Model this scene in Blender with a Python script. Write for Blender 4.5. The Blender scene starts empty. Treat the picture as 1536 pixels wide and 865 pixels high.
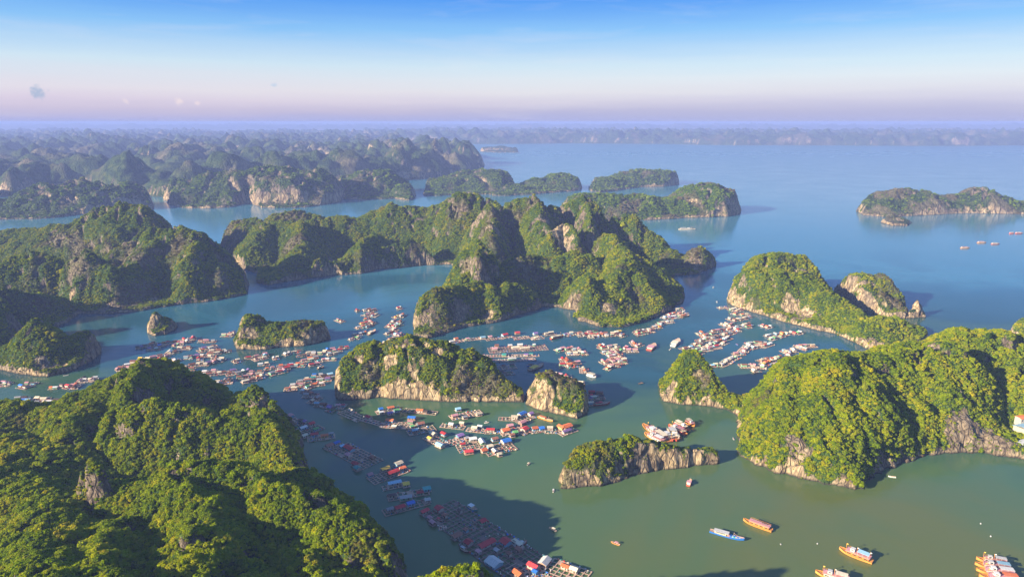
import bpy, math, random
import numpy as np
from mathutils import Vector, Matrix

SC = bpy.context.scene
COL = SC.collection
R = math.radians
W0, H0 = 1536.0, 865.0            # the photograph's frame, used to read positions
CAM_H = 300.0
FOC = 1024.0
PITCH = math.atan((H0 / 2 - 183.0) / FOC)
CP, SP = math.cos(PITCH), math.sin(PITCH)
SUN_EL, SUN_AZ = 19.5, 28.0       # light travels towards +x, turned SUN_AZ towards +y

# ------------------------------------------------------------------ survey helpers
def dirpx(px, py):
    x = (px - W0 / 2) / FOC
    y = (H0 / 2 - py) / FOC
    return x, CP + y * SP, -SP + y * CP
def ground(px, py, z=0.0):
    """the point at height z that is seen at px, py of the photograph"""
    x, y, dz = dirpx(px, py)
    t = (z - CAM_H) / dz
    return x * t, y * t
def Y(py):
    return ground(W0 / 2, py)[1]
def at_dist(px, py, D):
    x, y, dz = dirpx(px, py)
    t = D / y
    return x * t, D, CAM_H + dz * t
def project(x, y, z):
    d = y * CP + (CAM_H - z) * SP
    u = y * SP - (CAM_H - z) * CP
    return W0 / 2 + FOC * x / d, H0 / 2 - FOC * u / d

# ------------------------------------------------------------------ noise
def _hash(ix, iy, seed):
    h = (ix.astype(np.int64) * 374761393 + iy.astype(np.int64) * 668265263 + seed * 1442695041) & 0xFFFFFFFF
    h = ((h ^ (h >> 13)) * 1274126177) & 0xFFFFFFFF
    return (h ^ (h >> 16)) & 0xFFFFFFFF
def perlin(x, y, seed=0):
    ix, iy = np.floor(x), np.floor(y)
    fx, fy = x - ix, y - iy
    u = fx * fx * fx * (fx * (fx * 6 - 15) + 10)
    v = fy * fy * fy * (fy * (fy * 6 - 15) + 10)
    def g(dx, dy):
        a = _hash(ix + dx, iy + dy, seed) * (2 * math.pi / 4294967296.0)
        return np.cos(a) * (fx - dx) + np.sin(a) * (fy - dy)
    a, b, c, d = g(0, 0), g(1, 0), g(0, 1), g(1, 1)
    return ((a + (b - a) * u) + ((c + (d - c) * u) - (a + (b - a) * u)) * v) * 1.5
def fbm(x, y, wl, octaves=4, seed=0, gain=0.5):
    s, a, f = 0.0, 1.0, 1.0 / wl
    tot = 0.0
    for o in range(octaves):
        s = s + a * perlin(x * f + 13.7 * o, y * f - 7.1 * o, seed + o)
        tot += a; a *= gain; f *= 2.03
    return s / tot
def ridged(x, y, wl, octaves=3, seed=0):
    s, a, f, tot = 0.0, 1.0, 1.0 / wl, 0.0
    for o in range(octaves):
        s = s + a * (1 - np.abs(perlin(x * f, y * f, seed + o)) * 1.8)
        tot += a; a *= 0.5; f *= 2.07
    return s / tot
def billow(x, y, wl, octaves=3, seed=0):
    return 1 - ridged(x, y, wl, octaves, seed)
def smin(a, b, k):
    h = np.clip(0.5 + 0.5 * (b - a) / k, 0, 1)
    return b * (1 - h) + a * h - k * h * (1 - h)
def sstep(a, b, x):
    t = np.clip((x - a) / (b - a), 0, 1)
    return t * t * (3 - 2 * t)
def poly_sd(P, x, y):
    """signed distance, positive inside"""
    P = np.asarray(P, float)
    d2 = np.full(x.shape, 1e18); ins = np.zeros(x.shape, bool)
    n = len(P)
    for i in range(n):
        ax, ay = P[i]; bx, by = P[(i + 1) % n]
        ex, ey = bx - ax, by - ay
        wx, wy = x - ax, y - ay
        t = np.clip((wx * ex + wy * ey) / (ex * ex + ey * ey + 1e-9), 0, 1)
        d2 = np.minimum(d2, (wx - ex * t) ** 2 + (wy - ey * t) ** 2)
        if ay != by:
            c = ((ay > y) != (by > y)) & (x < ex * (y - ay) / (ey if ey else 1e-9) + ax)
            ins ^= c
    return np.where(ins, 1, -1) * np.sqrt(d2)

# ------------------------------------------------------------------ mesh helpers
def mesh_np(name, V, F, mats=(), smooth=True, attrs=None):
    me = bpy.data.meshes.new(name)
    F = np.asarray(F, np.int32); k = F.shape[1]
    me.vertices.add(len(V)); me.vertices.foreach_set("co", np.asarray(V, np.float32).ravel())
    me.loops.add(F.size); me.loops.foreach_set("vertex_index", F.ravel())
    me.polygons.add(len(F))
    me.polygons.foreach_set("loop_start", np.arange(0, F.size, k, dtype=np.int32))
    me.polygons.foreach_set("loop_total", np.full(len(F), k, np.int32))
    me.update(calc_edges=True)
    me.polygons.foreach_set("use_smooth", np.full(len(F), smooth))
    for a, v in (attrs or {}).items():
        at = me.attributes.new(a, 'FLOAT', 'POINT'); at.data.foreach_set("value", np.asarray(v, np.float32))
    for m in mats: me.materials.append(m)
    return me
def link(name, me, parent=None):
    o = bpy.data.objects.new(name, me); COL.objects.link(o)
    if parent is not None: o.parent = parent
    return o
def tag(o, label=None, cat=None, group=None, kind=None):
    if label: o['label'] = label
    if cat: o['category'] = cat
    if group: o['group'] = group
    if kind: o['kind'] = kind
    return o

# ------------------------------------------------------------------ materials
def newmat(name):
    m = bpy.data.materials.new(name); m.use_nodes = True
    nt = m.node_tree; nt.nodes.clear()
    out = nt.nodes.new('ShaderNodeOutputMaterial')
    return m, nt, out
def N(nt, t, **kw):
    n = nt.nodes.new(t)
    for k, v in kw.items():
        if k.startswith('i_'):
            n.inputs[k[2:].replace('_', ' ')].default_value = v
        else: setattr(n, k, v)
    return n
def L(nt, a, b): nt.links.new(a, b)
def mixc(nt, fac, a, b):
    n = nt.nodes.new('ShaderNodeMix'); n.data_type = 'RGBA'
    for s, v in ((0, fac), (6, a), (7, b)):
        if hasattr(v, 'links') or isinstance(v, bpy.types.NodeSocket): nt.links.new(v, n.inputs[s])
        else: n.inputs[s].default_value = (*v, 1) if isinstance(v, tuple) and len(v) == 3 else v
    return n.outputs[2]
def mth(nt, op, a, b=None, c=None, clamp=False):
    n = nt.nodes.new('ShaderNodeMath'); n.operation = op; n.use_clamp = clamp
    for i, v in enumerate((a, b, c)):
        if v is None: continue
        if isinstance(v, bpy.types.NodeSocket): nt.links.new(v, n.inputs[i])
        else: n.inputs[i].default_value = v
    return n.outputs[0]
def attr(nt, name, typ='GEOMETRY'):
    n = nt.nodes.new('ShaderNodeAttribute'); n.attribute_name = name; n.attribute_type = typ
    return n
def noise_n(nt, scale, detail=4, vec=None, rough=0.55, dist=0.0):
    n = nt.nodes.new('ShaderNodeTexNoise'); n.inputs['Scale'].default_value = scale
    n.inputs['Detail'].default_value = detail; n.inputs['Roughness'].default_value = rough
    n.inputs['Distortion'].default_value = dist
    if vec is not None: nt.links.new(vec, n.inputs['Vector'])
    return n.outputs['Fac']
def ramp(nt, fac, stops):
    n = nt.nodes.new('ShaderNodeValToRGB'); e = n.color_ramp.elements
    while len(e) > 1: e.remove(e[-1])
    e[0].position = stops[0][0]; e[0].color = (*stops[0][1], 1)
    for p, c in stops[1:]:
        q = e.new(p); q.color = (*c, 1)
    nt.links.new(fac, n.inputs['Fac'])
    return n.outputs['Color']

def mat_island(name, far=False, veg_scale=1.0):
    m, nt, out = newmat(name)
    geo = N(nt, 'ShaderNodeNewGeometry'); pos = geo.outputs['Position']
    sep = N(nt, 'ShaderNodeSeparateXYZ'); L(nt, pos, sep.inputs[0])
    # vertical streaks of limestone: stretched noise
    mp = N(nt, 'ShaderNodeMapping'); mp.inputs['Scale'].default_value = (1, 1, 0.42); L(nt, pos, mp.inputs['Vector'])
    s = 0.35 if far else 1.0
    n1 = noise_n(nt, 0.22 * s, 6, mp.outputs[0], 0.65, 0.3)
    n2 = noise_n(nt, 0.035 * s, 5, pos, 0.6)
    n3 = noise_n(nt, 0.9 * s, 4, mp.outputs[0], 0.7)
    rockc = ramp(nt, n1, [(0.30, (0.075, 0.06, 0.05)), (0.40, (0.22, 0.160, 0.095)), (0.52, (0.44, 0.33, 0.19)), (0.72, (0.60, 0.49, 0.31))])
    rock2 = ramp(nt, n1, [(0.3, (0.05, 0.04, 0.036)), (0.48, (0.165, 0.130, 0.095)), (0.7, (0.34, 0.28, 0.20))])
    pale = attr(nt, 'pale').outputs['Fac']
    rc = mixc(nt, pale, rock2, rockc)
    sh = mth(nt, 'MULTIPLY_ADD', n3, 0.9, 0.55)
    rc = mixc(nt, 1.0, rc, rc)
    mul = N(nt, 'ShaderNodeMix', data_type='RGBA', blend_type='MULTIPLY'); mul.inputs[0].default_value = 0.6
    L(nt, rc, mul.inputs[6]); cmb = N(nt, 'ShaderNodeCombineColor')
    for i in range(3): L(nt, sh, cmb.inputs[i])
    L(nt, cmb.outputs[0], mul.inputs[7]); rc = mul.outputs[2]
    # black water stains and pale fresh scars running down the faces
    ms = N(nt, 'ShaderNodeMapping'); ms.inputs['Scale'].default_value = (1, 1, 0.12); L(nt, pos, ms.inputs['Vector'])
    stn = mth(nt, 'MULTIPLY_ADD', noise_n(nt, 0.42 * s, 4, ms.outputs[0], 0.6), 4.5, -2.25, True)
    rc = mixc(nt, mth(nt, 'MULTIPLY', stn, .72), rc, (0.050, 0.042, 0.036))
    cr = N(nt, 'ShaderNodeTexVoronoi', feature='DISTANCE_TO_EDGE'); cr.inputs['Scale'].default_value = 0.16 * s; L(nt, mp.outputs[0], cr.inputs['Vector'])
    crk = mth(nt, 'MULTIPLY_ADD', cr.outputs['Distance'], -9.0, 1.0, True)
    rc = mixc(nt, mth(nt, 'MULTIPLY', crk, .6), rc, (0.035, 0.030, 0.026))
    # vegetation / scrub ground
    nv = noise_n(nt, 0.10 * s * veg_scale, 6, pos, 0.7)
    nv2 = noise_n(nt, 0.016, 3, pos, 0.5)
    if far:
        veg = ramp(nt, nv, [(0.36, (0.006, 0.016, 0.006)), (0.5, (0.028, 0.055, 0.012)), (0.60, (0.06, 0.085, 0.018)), (0.70, (0.11, 0.115, 0.04))])
    else:
        veg = ramp(nt, nv, [(0.3, (0.012, 0.028, 0.008)), (0.5, (0.03, 0.065, 0.012)), (0.7, (0.075, 0.12, 0.015))])
    dryc = ramp(nt, n1, [(0.3, (0.045, 0.042, 0.025)), (0.5, (0.115, 0.103, 0.055)), (0.7, (0.20, 0.175, 0.11))])
    dry = attr(nt, 'dry').outputs['Fac']
    veg = mixc(nt, dry, veg, dryc)
    rk = attr(nt, 'rock').outputs['Fac']
    fac = mth(nt, 'ADD', rk, mth(nt, 'MULTIPLY_ADD', noise_n(nt, 0.16 * s, 5, pos, 0.7), 1.1, -0.55))
    fac = mth(nt, 'MULTIPLY_ADD', fac, 3.0, -1.0, True)
    col = mixc(nt, fac, veg, rc)
    # dark wet notch at the water's edge
    wet = mth(nt, 'MULTIPLY_ADD', mth(nt, 'ADD', sep.outputs[2], mth(nt, 'MULTIPLY', n2, -1.6)), 0.55, 0.25, True)
    col = mixc(nt, wet, (0.05, 0.045, 0.035), col)
    b = N(nt, 'ShaderNodeBsdfPrincipled'); b.inputs['Roughness'].default_value = 0.9
    b.inputs['Specular IOR Level'].default_value = 0.15
    L(nt, col, b.inputs['Base Color'])
    bump = N(nt, 'ShaderNodeBump'); bump.inputs['Strength'].default_value = 0.9
    bump.inputs['Distance'].default_value = 5.0 if far else 1.6
    hh = mth(nt, 'ADD', mth(nt, 'SUBTRACT', mth(nt, 'MULTIPLY', n1, 1.6), mth(nt, 'MULTIPLY', crk, .7)), mth(nt, 'ADD', n3, mth(nt, 'MULTIPLY', nv, 1.8 if far else 1.0)))
    L(nt, hh, bump.inputs['Height']); L(nt, bump.outputs[0], b.inputs['Normal'])
    L(nt, b.outputs[0], out.inputs[0])
    return m

def mat_leaf(name='leaves'):
    m, nt, out = newmat(name)
    t = attr(nt, 'tone', 'INSTANCER').outputs['Fac']
    oi = N(nt, 'ShaderNodeObjectInfo')
    geo = N(nt, 'ShaderNodeNewGeometry')
    n = noise_n(nt, 0.9, 3, geo.outputs['Position'], 0.7)
    tt = mth(nt, 'ADD', t, mth(nt, 'MULTIPLY_ADD', n, 0.5, -0.25))
    c = ramp(nt, tt, [(0.0, (0.016, 0.048, 0.003)), (0.20, (0.058, 0.112, 0.003)), (0.42, (0.170, 0.250, 0.002)),
                      (0.65, (0.25, 0.31, 0.002)), (0.85, (0.37, 0.37, 0.003)), (1.0, (0.42, 0.36, 0.010))])
    dr = attr(nt, 'dry', 'INSTANCER').outputs['Fac']
    c = mixc(nt, dr, c, (0.14, 0.115, 0.055))
    d = N(nt, 'ShaderNodeBsdfDiffuse'); tr = N(nt, 'ShaderNodeBsdfTranslucent')
    L(nt, c, d.inputs[0]); L(nt, c, tr.inputs[0])
    mx = N(nt, 'ShaderNodeMixShader'); mx.inputs[0].default_value = 0.36
    L(nt, d.outputs[0], mx.inputs[1]); L(nt, tr.outputs[0], mx.inputs[2]); L(nt, mx.outputs[0], out.inputs[0])
    return m

def mat_water():
    m, nt, out = newmat('sea_water')
    geo = N(nt, 'ShaderNodeNewGeometry'); pos = geo.outputs['Position']
    sep = N(nt, 'ShaderNodeSeparateXYZ'); L(nt, pos, sep.inputs[0])
    # turbid green close in; bluer with distance, the sky's reflection put into the colour
    big = noise_n(nt, 0.0035, 4, pos, 0.55, 0.6)
    f = mth(nt, 'ADD', mth(nt, 'DIVIDE', sep.outputs[1], 1500.0), mth(nt, 'MULTIPLY_ADD', big, 0.9, -0.45))
    c = ramp(nt, f, [(0.20, (0.100, 0.125, 0.034)), (0.38, (0.060, 0.125, 0.052)), (0.55, (0.014, 0.064, 0.072)), (0.80, (0.020, 0.105, 0.15)), (1.0, (0.045, 0.18, 0.24))])
    b = N(nt, 'ShaderNodeBsdfPrincipled'); L(nt, c, b.inputs['Base Color'])
    b.inputs['IOR'].default_value = 1.33
    rg = mth(nt, 'MULTIPLY_ADD', noise_n(nt, 0.006, 3, pos, 0.5), 0.14, -0.01, True)
    rg = mth(nt, 'ADD', rg, mth(nt, 'MULTIPLY', mth(nt, 'DIVIDE', sep.outputs[1], 9000.0, None, True), .28))
    L(nt, rg, b.inputs['Roughness'])
    bump = N(nt, 'ShaderNodeBump'); bump.inputs['Strength'].default_value = 0.12; bump.inputs['Distance'].default_value = 0.5
    mp = N(nt, 'ShaderNodeMapping'); mp.inputs['Rotation'].default_value = (0, 0, 0.5); mp.inputs['Scale'].default_value = (1, 2.2, 1); L(nt, pos, mp.inputs['Vector'])
    hgt = mth(nt, 'ADD', noise_n(nt, 0.35, 5, mp.outputs[0], 0.6), mth(nt, 'MULTIPLY', noise_n(nt, 0.05, 3, mp.outputs[0], 0.5), 2.0))
    L(nt, hgt, bump.inputs['Height']); L(nt, bump.outputs[0], b.inputs['Normal'])
    L(nt, b.outputs[0], out.inputs[0])
    return m

MI = mat_island('limestone_and_scrub'); MIF = mat_island('far_limestone_and_scrub', far=True)
ML = mat_leaf(); MW = mat_water()

# ------------------------------------------------------------------ tree crowns (drawn by the forests only)
def ico(sub):
    t = (1 + 5 ** .5) / 2
    V = [(-1, t, 0), (1, t, 0), (-1, -t, 0), (1, -t, 0), (0, -1, t), (0, 1, t), (0, -1, -t), (0, 1, -t), (t, 0, -1), (t, 0, 1), (-t, 0, -1), (-t, 0, 1)]
    F = [(0, 11, 5), (0, 5, 1), (0, 1, 7), (0, 7, 10), (0, 10, 11), (1, 5, 9), (5, 11, 4), (11, 10, 2), (10, 7, 6), (7, 1, 8), (3, 9, 4), (3, 4, 2), (3, 2, 6), (3, 6, 8), (3, 8, 9), (4, 9, 5), (2, 4, 11), (6, 2, 10), (8, 6, 7), (9, 8, 1)]
    V = [np.array(v, float) / np.linalg.norm(v) for v in V]
    for _ in range(sub):
        cache = {}; G = []
        def mid(a, b):
            k = (min(a, b), max(a, b))
            if k not in cache:
                v = V[a] + V[b]; V.append(v / np.linalg.norm(v)); cache[k] = len(V) - 1
            return cache[k]
        for a, b, c in F:
            ab, bc, ca = mid(a, b), mid(b, c), mid(c, a)
            G += [(a, ab, ca), (b, bc, ab), (c, ca, bc), (ab, bc, ca)]
        F = G
    return np.array(V), np.array(F)
def crown_mesh(name, seed, nleaf=460, lumps=8, leaf=0.24):
    rg = np.random.default_rng(seed)
    Vs, Fs, off = [], [], 0
    C = []
    for i in range(lumps):
        a = rg.uniform(0, 6.283); rr = rg.uniform(0.15, 0.62) if i else 0.0
        C.append((rr * math.cos(a), rr * math.sin(a), rg.uniform(0.15, 0.75) if i else 0.55, rg.uniform(0.24, 0.5) if i else 0.5))
    bv, bf = ico(1)
    for cx, cy, cz, r in C:                       # dark inner masses
        v = bv * (r * 0.82) * rg.uniform(0.8, 1.15, (len(bv), 1)) + (cx, cy, cz)
        Vs.append(v); Fs.append(bf + off); off += len(v)
    for k in range(nleaf):                        # leaf sprays over the lumps
        cx, cy, cz, r = C[rg.integers(len(C))]
        d = rg.normal(size=3); d[2] = d[2] * 0.8 + 0.35; d /= np.linalg.norm(d)
        p = np.array((cx, cy, cz)) + d * r * rg.uniform(0.78, 1.12)
        n = d + rg.normal(size=3) * 0.55; n /= np.linalg.norm(n)
        a = np.cross(n, rg.normal(size=3)); a /= np.linalg.norm(a); b = np.cross(n, a)
        s = leaf * rg.uniform(0.6, 1.3)
        Vs.append(np.array([p - a * s, p + b * s * .6, p + a * s, p - b * s * .6]))
        Fs.append(np.array([[0, 1, 2], [0, 2, 3]]) + off); off += 4
    return mesh_np(name, np.vstack(Vs), np.vstack(Fs), (ML,), smooth=False)
def low_crown_mesh(name, seed):
    rg = np.random.default_rng(seed)
    bv, bf = ico(2)
    Vs, Fs, off = [], [], 0
    for i in range(4):
        a = rg.uniform(0, 6.283); rr = rg.uniform(.2, .6) if i else 0
        v = bv * (rg.uniform(.4, .6) if i else .7) * rg.uniform(0.72, 1.25, (len(bv), 1)) + (rr * math.cos(a), rr * math.sin(a), rg.uniform(.1, .6))
        Vs.append(v); Fs.append(bf + off); off += len(v)
    return mesh_np(name, np.vstack(Vs), np.vstack(Fs), (ML,), smooth=False)
def crown_set(name, meshes):
    c = bpy.data.collections.new(name)           # kept out of the scene, only instanced by the forests
    for i, me in enumerate(meshes):
        o = bpy.data.objects.new('tree_crown', me); c.objects.link(o)
    return c
CROWNS = crown_set('crowns', [crown_mesh('crown', s) for s in range(6)])
LOWCROWNS = crown_set('low_crowns', [low_crown_mesh('crown_low', 50 + s) for s in range(5)])

def forest_nodes(coll):
    ng = bpy.data.node_groups.new('forest', 'GeometryNodeTree')
    ng.interface.new_socket('Geometry', in_out='INPUT', socket_type='NodeSocketGeometry')
    ng.interface.new_socket('Geometry', in_out='OUTPUT', socket_type='NodeSocketGeometry')
    gi, go = ng.nodes.new('NodeGroupInput'), ng.nodes.new('NodeGroupOutput')
    ci = ng.nodes.new('GeometryNodeCollectionInfo'); ci.inputs[0].default_value = coll
    ci.inputs['Separate Children'].default_value = True; ci.inputs['Reset Children'].default_value = True
    iop = ng.nodes.new('GeometryNodeInstanceOnPoints'); iop.inputs['Pick Instance'].default_value = True
    def na(n, t):
        a = ng.nodes.new('GeometryNodeInputNamedAttribute'); a.data_type = t; a.inputs[0].default_value = n
        return [o for o in a.outputs if o.enabled and o.name == 'Attribute'][0]
    ng.links.new(gi.outputs[0], iop.inputs['Points']); ng.links.new(ci.outputs[0], iop.inputs['Instance'])
    ng.links.new(na('scl', 'FLOAT_VECTOR'), iop.inputs['Scale'])
    ng.links.new(na('rot', 'FLOAT_VECTOR'), iop.inputs['Rotation'])
    ng.links.new(na('idx', 'INT'), iop.inputs['Instance Index'])
    ng.links.new(iop.outputs[0], go.inputs[0])
    return ng
NG_NEAR, NG_FAR = forest_nodes(CROWNS), forest_nodes(LOWCROWNS)

def forest(V, F, attrs, spacing, size, seed, label, near=True, cut=0.45):
    """scatter crowns over a landmass where it is not bare rock"""
    rg = np.random.default_rng(seed)
    T = np.vstack([F[:, [0, 1, 2]], F[:, [0, 2, 3]]])
    A, B, C = V[T[:, 0]], V[T[:, 1]], V[T[:, 2]]
    cr = np.cross(B - A, C - A); area = 0.5 * np.linalg.norm(cr, axis=1)
    rk = attrs['rock'][T].mean(1); zc = (A[:, 2] + B[:, 2] + C[:, 2]) / 3
    dry = attrs['dry'][T].mean(1)
    dens = np.clip(1.15 - rk / cut, 0.0, 1) ** 0.8 * (zc > 2.5) * (1 - 0.55 * dry)
    dens = np.maximum(dens, 0.26 * (zc > 4) * (rk < 0.995))
    w = area * dens
    n = int(w.sum() / (spacing * spacing))
    if n < 3: return None
    pick = rg.choice(len(T), n, p=w / w.sum())
    r1, r2 = np.sqrt(rg.random(n)), rg.random(n)
    P = A[pick] * (1 - r1)[:, None] + B[pick] * (r1 * (1 - r2))[:, None] + C[pick] * (r1 * r2)[:, None]
    nx = cr[pick] / (np.linalg.norm(cr[pick], axis=1)[:, None] + 1e-9)
    clump = fbm(P[:, 0], P[:, 1], 42, 3, seed + 3)
    ct = fbm(P[:, 0], P[:, 1], 14, 2, seed + 9)
    sz = size * rg.lognormal(0, 0.40, n) * (1 + 0.25 * ct) * (1 - 0.55 * rk[pick])
    scl = np.stack([sz * rg.uniform(.8, 1.25, n), sz * rg.uniform(.8, 1.25, n), sz * rg.uniform(0.5, 1.0, n)], 1)
    P = P + nx * sz[:, None] * 0.10; P[:, 2] -= sz * 0.25
    tone = np.clip(0.58 + 0.40 * clump + 0.26 * ct + rg.normal(0, 0.13, n), 0.02, 0.98)
    if not near: tone = np.clip(tone * .5, .02, .6)       # duller evergreen cover on the outer islands
    me = bpy.data.meshes.new('forest')
    me.vertices.add(n); me.vertices.foreach_set('co', P.astype(np.float32).ravel())
    def add(nm, t, v, key):
        a = me.attributes.new(nm, t, 'POINT'); a.data.foreach_set(key, v)
    add('scl', 'FLOAT_VECTOR', scl.astype(np.float32).ravel(), 'vector')
    rot = np.zeros((n, 3), np.float32); rot[:, 2] = rg.uniform(0, 6.283, n); rot[:, 0] = rg.normal(0, .15, n)
    add('rot', 'FLOAT_VECTOR', rot.ravel(), 'vector')
    add('idx', 'INT', rg.integers(0, 6, n).astype(np.int32), 'value')
    add('tone', 'FLOAT', tone.astype(np.float32), 'value')
    add('dry', 'FLOAT', (np.clip(dry[pick] * 1.1 + rg.normal(0, .15, n), 0, 1) * (rg.random(n) < 0.8)).astype(np.float32), 'value')
    me.materials.append(ML)
    o = link('forest', me); tag(o, label, 'forest', kind='stuff')
    md = o.modifiers.new('forest', 'NODES'); md.node_group = NG_NEAR if near else NG_FAR
    global NTREES
    NTREES += n
    return o
NTREES = 0

# ------------------------------------------------------------------ landmasses
def island(label, shore, ridges, cell, name='karst_island', cliff=12.0, slope=1.5, floor=9.0, pw=1.7, rough=1.0, seed=1,
           dry=0.0, pale=0.5, tree=(4.0, 3.0), far=False, world=False, flabel=None, near=True, dips=(), barren=0.0, shorenoise=4.0, rockthr=1.9, spots=()):
    P = [(ground(*p) if not world else p) for p in shore]
    P = np.array(P)
    lo, hi = P.min(0) - 25, P.max(0) + 25
    nx, ny = int((hi[0] - lo[0]) / cell) + 1, int((hi[1] - lo[1]) / cell) + 1
    xs, ys = np.linspace(lo[0], hi[0], nx), np.linspace(lo[1], hi[1], ny)
    X, Yy = np.meshgrid(xs, ys)
    k = max(cell / 2.0, 1.0)
    sd = poly_sd(P, X + shorenoise * 1.2 * fbm(X, Yy, 45 * max(k * .6, 1), 3, seed), Yy + shorenoise * 1.2 * fbm(X, Yy, 45 * max(k * .6, 1), 3, seed + 7))
    sd = sd + shorenoise * fbm(X, Yy, 17 * k, 3, seed + 11) + shorenoise * 0.8 * (ridged(X, Yy, 13 * k, 2, seed + 21) - .6)
    wx = X + 9 * rough * fbm(X, Yy, 60 * max(1, k * .6), 3, seed + 31); wy = Yy + 9 * rough * fbm(X, Yy, 60 * max(1, k * .6), 3, seed + 41)
    env = np.full(X.shape, 0.0)
    for rd in ridges:
        pts = [at_dist(px, pt, b) + (r,) for px, pt, b, r in rd]
        if len(pts) == 1: pts = pts * 2
        for (ax, ay, az, ar), (bx, by, bz, br) in zip(pts[:-1], pts[1:]):
            ex, ey = bx - ax, by - ay
            t = np.clip(((wx - ax) * ex + (wy - ay) * ey) / (ex * ex + ey * ey + 1e-6), 0, 1)
            d = np.hypot(wx - ax - ex * t, wy - ay - ey * t)
            rr = ar + (br - ar) * t; zz = az + (bz - az) * t
            e = zz * (1 - np.clip(d / rr, 0, 1) ** pw)
            env = np.maximum(env, e) + 0.12 * np.minimum(env, e) * 0
            # soft union of neighbouring domes
    flo = floor * (0.8 + 0.8 * fbm(X, Yy, 50, 2, seed + 51))
    env = -smin(-env, -flo, 10.0)
    kr = billow(wx, wy, 46 * max(1, k * .7), 3, seed + 61)
    env = env * (1 + 0.16 * rough * fbm(X, Yy, 38 * max(1, k * .7), 4, seed + 71)) - 0.24 * rough * env * sstep(0.62, 0.98, 1 - kr) + 1.2 * rough * fbm(X, Yy, 9 * k, 2, seed + 81)
    s = np.maximum(sd, 0)
    cl = cliff * np.clip(0.75 + 1.6 * fbm(X, Yy, 55 * max(1, k * .5), 2, seed + 91), 0.15, 1.5)
    edge = cl * (1 - np.exp(-s / 3.6)) + slope * s
    h = smin(env, edge, 5.0)
    h = np.where(sd < 0, np.maximum(-8, 3.0 * sd), h)
    h = np.where((sd >= 0) & (sd < 3), np.minimum(h, edge), h)
    if not far: h = h + (h > 1.0) * (1.5 * fbm(X, Yy, 7.5, 2, seed + 161) + 1.1 * ridged(X, Yy, 12, 2, seed + 171) - .6)
    gy, gx = np.gradient(h, ys, xs)
    st = np.hypot(gx, gy)
    rn = fbm(X, Yy, 30, 4, seed + 101)
    rock = sstep(rockthr - .5, rockthr + 1.3, st + 1.3 * rn + barren) * (h > 0)
    rock = np.maximum(rock, 1 - sstep(.5, 3.5, sd + 9 * fbm(X, Yy, 26, 2, seed + 181) + .5))
    rock = np.maximum(rock, (1 - sstep(0.05, 0.25, np.abs(fbm(X, Yy, 33, 3, seed + 111)))) * 0.35 * (0.5 + barren))
    dr = sstep(0.12, 0.42, fbm(X, Yy, 85, 4, seed + 121) + dry)
    pl = sstep(-0.25, 0.35, fbm(X, Yy, 40, 3, seed + 131) + pale - 0.35 - np.maximum(h - 25, 0) / 90)
    pl = np.maximum(pl, 0.7 * (1 - sstep(1.5, 5, h)))
    for px, py, foot, rad, kind in spots:
        qx, qy, qz = at_dist(px, py, Y(foot) if foot > 0 else -foot)
        if kind != 'flat':                       # where that line of sight meets the slope
            a, b, c_ = dirpx(px, py)
            T = np.linspace(max(ys[0], 60) / b, ys[-1] / b, 3000)
            rx, ry, rz = a * T, b * T, CAM_H + c_ * T
            ii = np.clip(((rx - xs[0]) / (xs[1] - xs[0])).astype(int), 0, nx - 1); jj = np.clip(((ry - ys[0]) / (ys[1] - ys[0])).astype(int), 0, ny - 1)
            hit = (rz <= h[jj, ii]) & (rx > xs[0]) & (rx < xs[-1])
            if not hit.any(): continue
            n_ = int(np.argmax(hit)); qx, qy, qz = rx[n_], ry[n_], rz[n_]
            m_ = 1 - sstep(.35, 1.15, np.sqrt((X - qx) ** 2 + (Yy - qy) ** 2 + (h - qz) ** 2) / rad + .8 * rn + .9 * fbm(X, Yy, 9, 3, seed + 191))
        else: m_ = 1 - sstep(.45, 1.1, np.hypot(X - qx, Yy - qy) / rad + .55 * rn)
        if kind == 'pale': rock = np.maximum(rock, m_); pl = np.maximum(pl, m_)
        elif kind == 'grey': rock = np.maximum(rock, m_); pl = pl * (1 - m_) + .3 * m_
        elif kind == 'dry': dr = np.maximum(dr, m_); rock = np.maximum(rock, .42 * m_)
        elif kind == 'flat': h = h + (np.minimum(h, 8.5) - h) * m_; rock = rock * (1 - m_)
        elif kind == 'green': rock = rock * (1 - m_); dr = dr * (1 - m_)
    V = np.stack([X, Yy, h], -1).reshape(-1, 3)
    idx = np.arange(nx * ny).reshape(ny, nx)
    F = np.stack([idx[:-1, :-1], idx[:-1, 1:], idx[1:, 1:], idx[1:, :-1]], -1).reshape(-1, 4)
    F = F[V[:, 2][F].max(1) > -4.0]
    used = np.unique(F); remap = np.full(nx * ny, -1); remap[used] = np.arange(len(used))
    V = V[used]; F = remap[F]
    at = {'rock': rock.ravel()[used], 'dry': dr.ravel()[used], 'pale': pl.ravel()[used]}
    # fluting: push the steep faces sideways with height
    st = st.ravel()[used]; z = V[:, 2]
    fl = np.clip(st / 3, 0, 1) * (z > 0.3)
    if not far:
        V[:, 0] += fl * 2.6 * perlin(V[:, 1] / 6 + V[:, 0] / 9, z / 9, seed + 141)
        V[:, 1] += fl * 2.6 * perlin(V[:, 0] / 6 - V[:, 1] / 9, z / 9, seed + 151)
    o = link(name, mesh_np(name, V, F, (MIF if far else MI,), True, at))
    tag(o, label, 'island', kind='structure')
    if tree:
        forest(V, F, at, tree[0], tree[1], seed + 500, flabel or ('green woodland covering the ' + label), near)
    return o

# ------------------------------------------------------------------ the landmasses
# ridge points: (x in the photograph, y of the crest in the photograph, distance on the ground, half width)
def r_(*pts): return [(a, b, Y(c), d) for a, b, c, d in pts]      # distance given by the y of the foot

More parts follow.
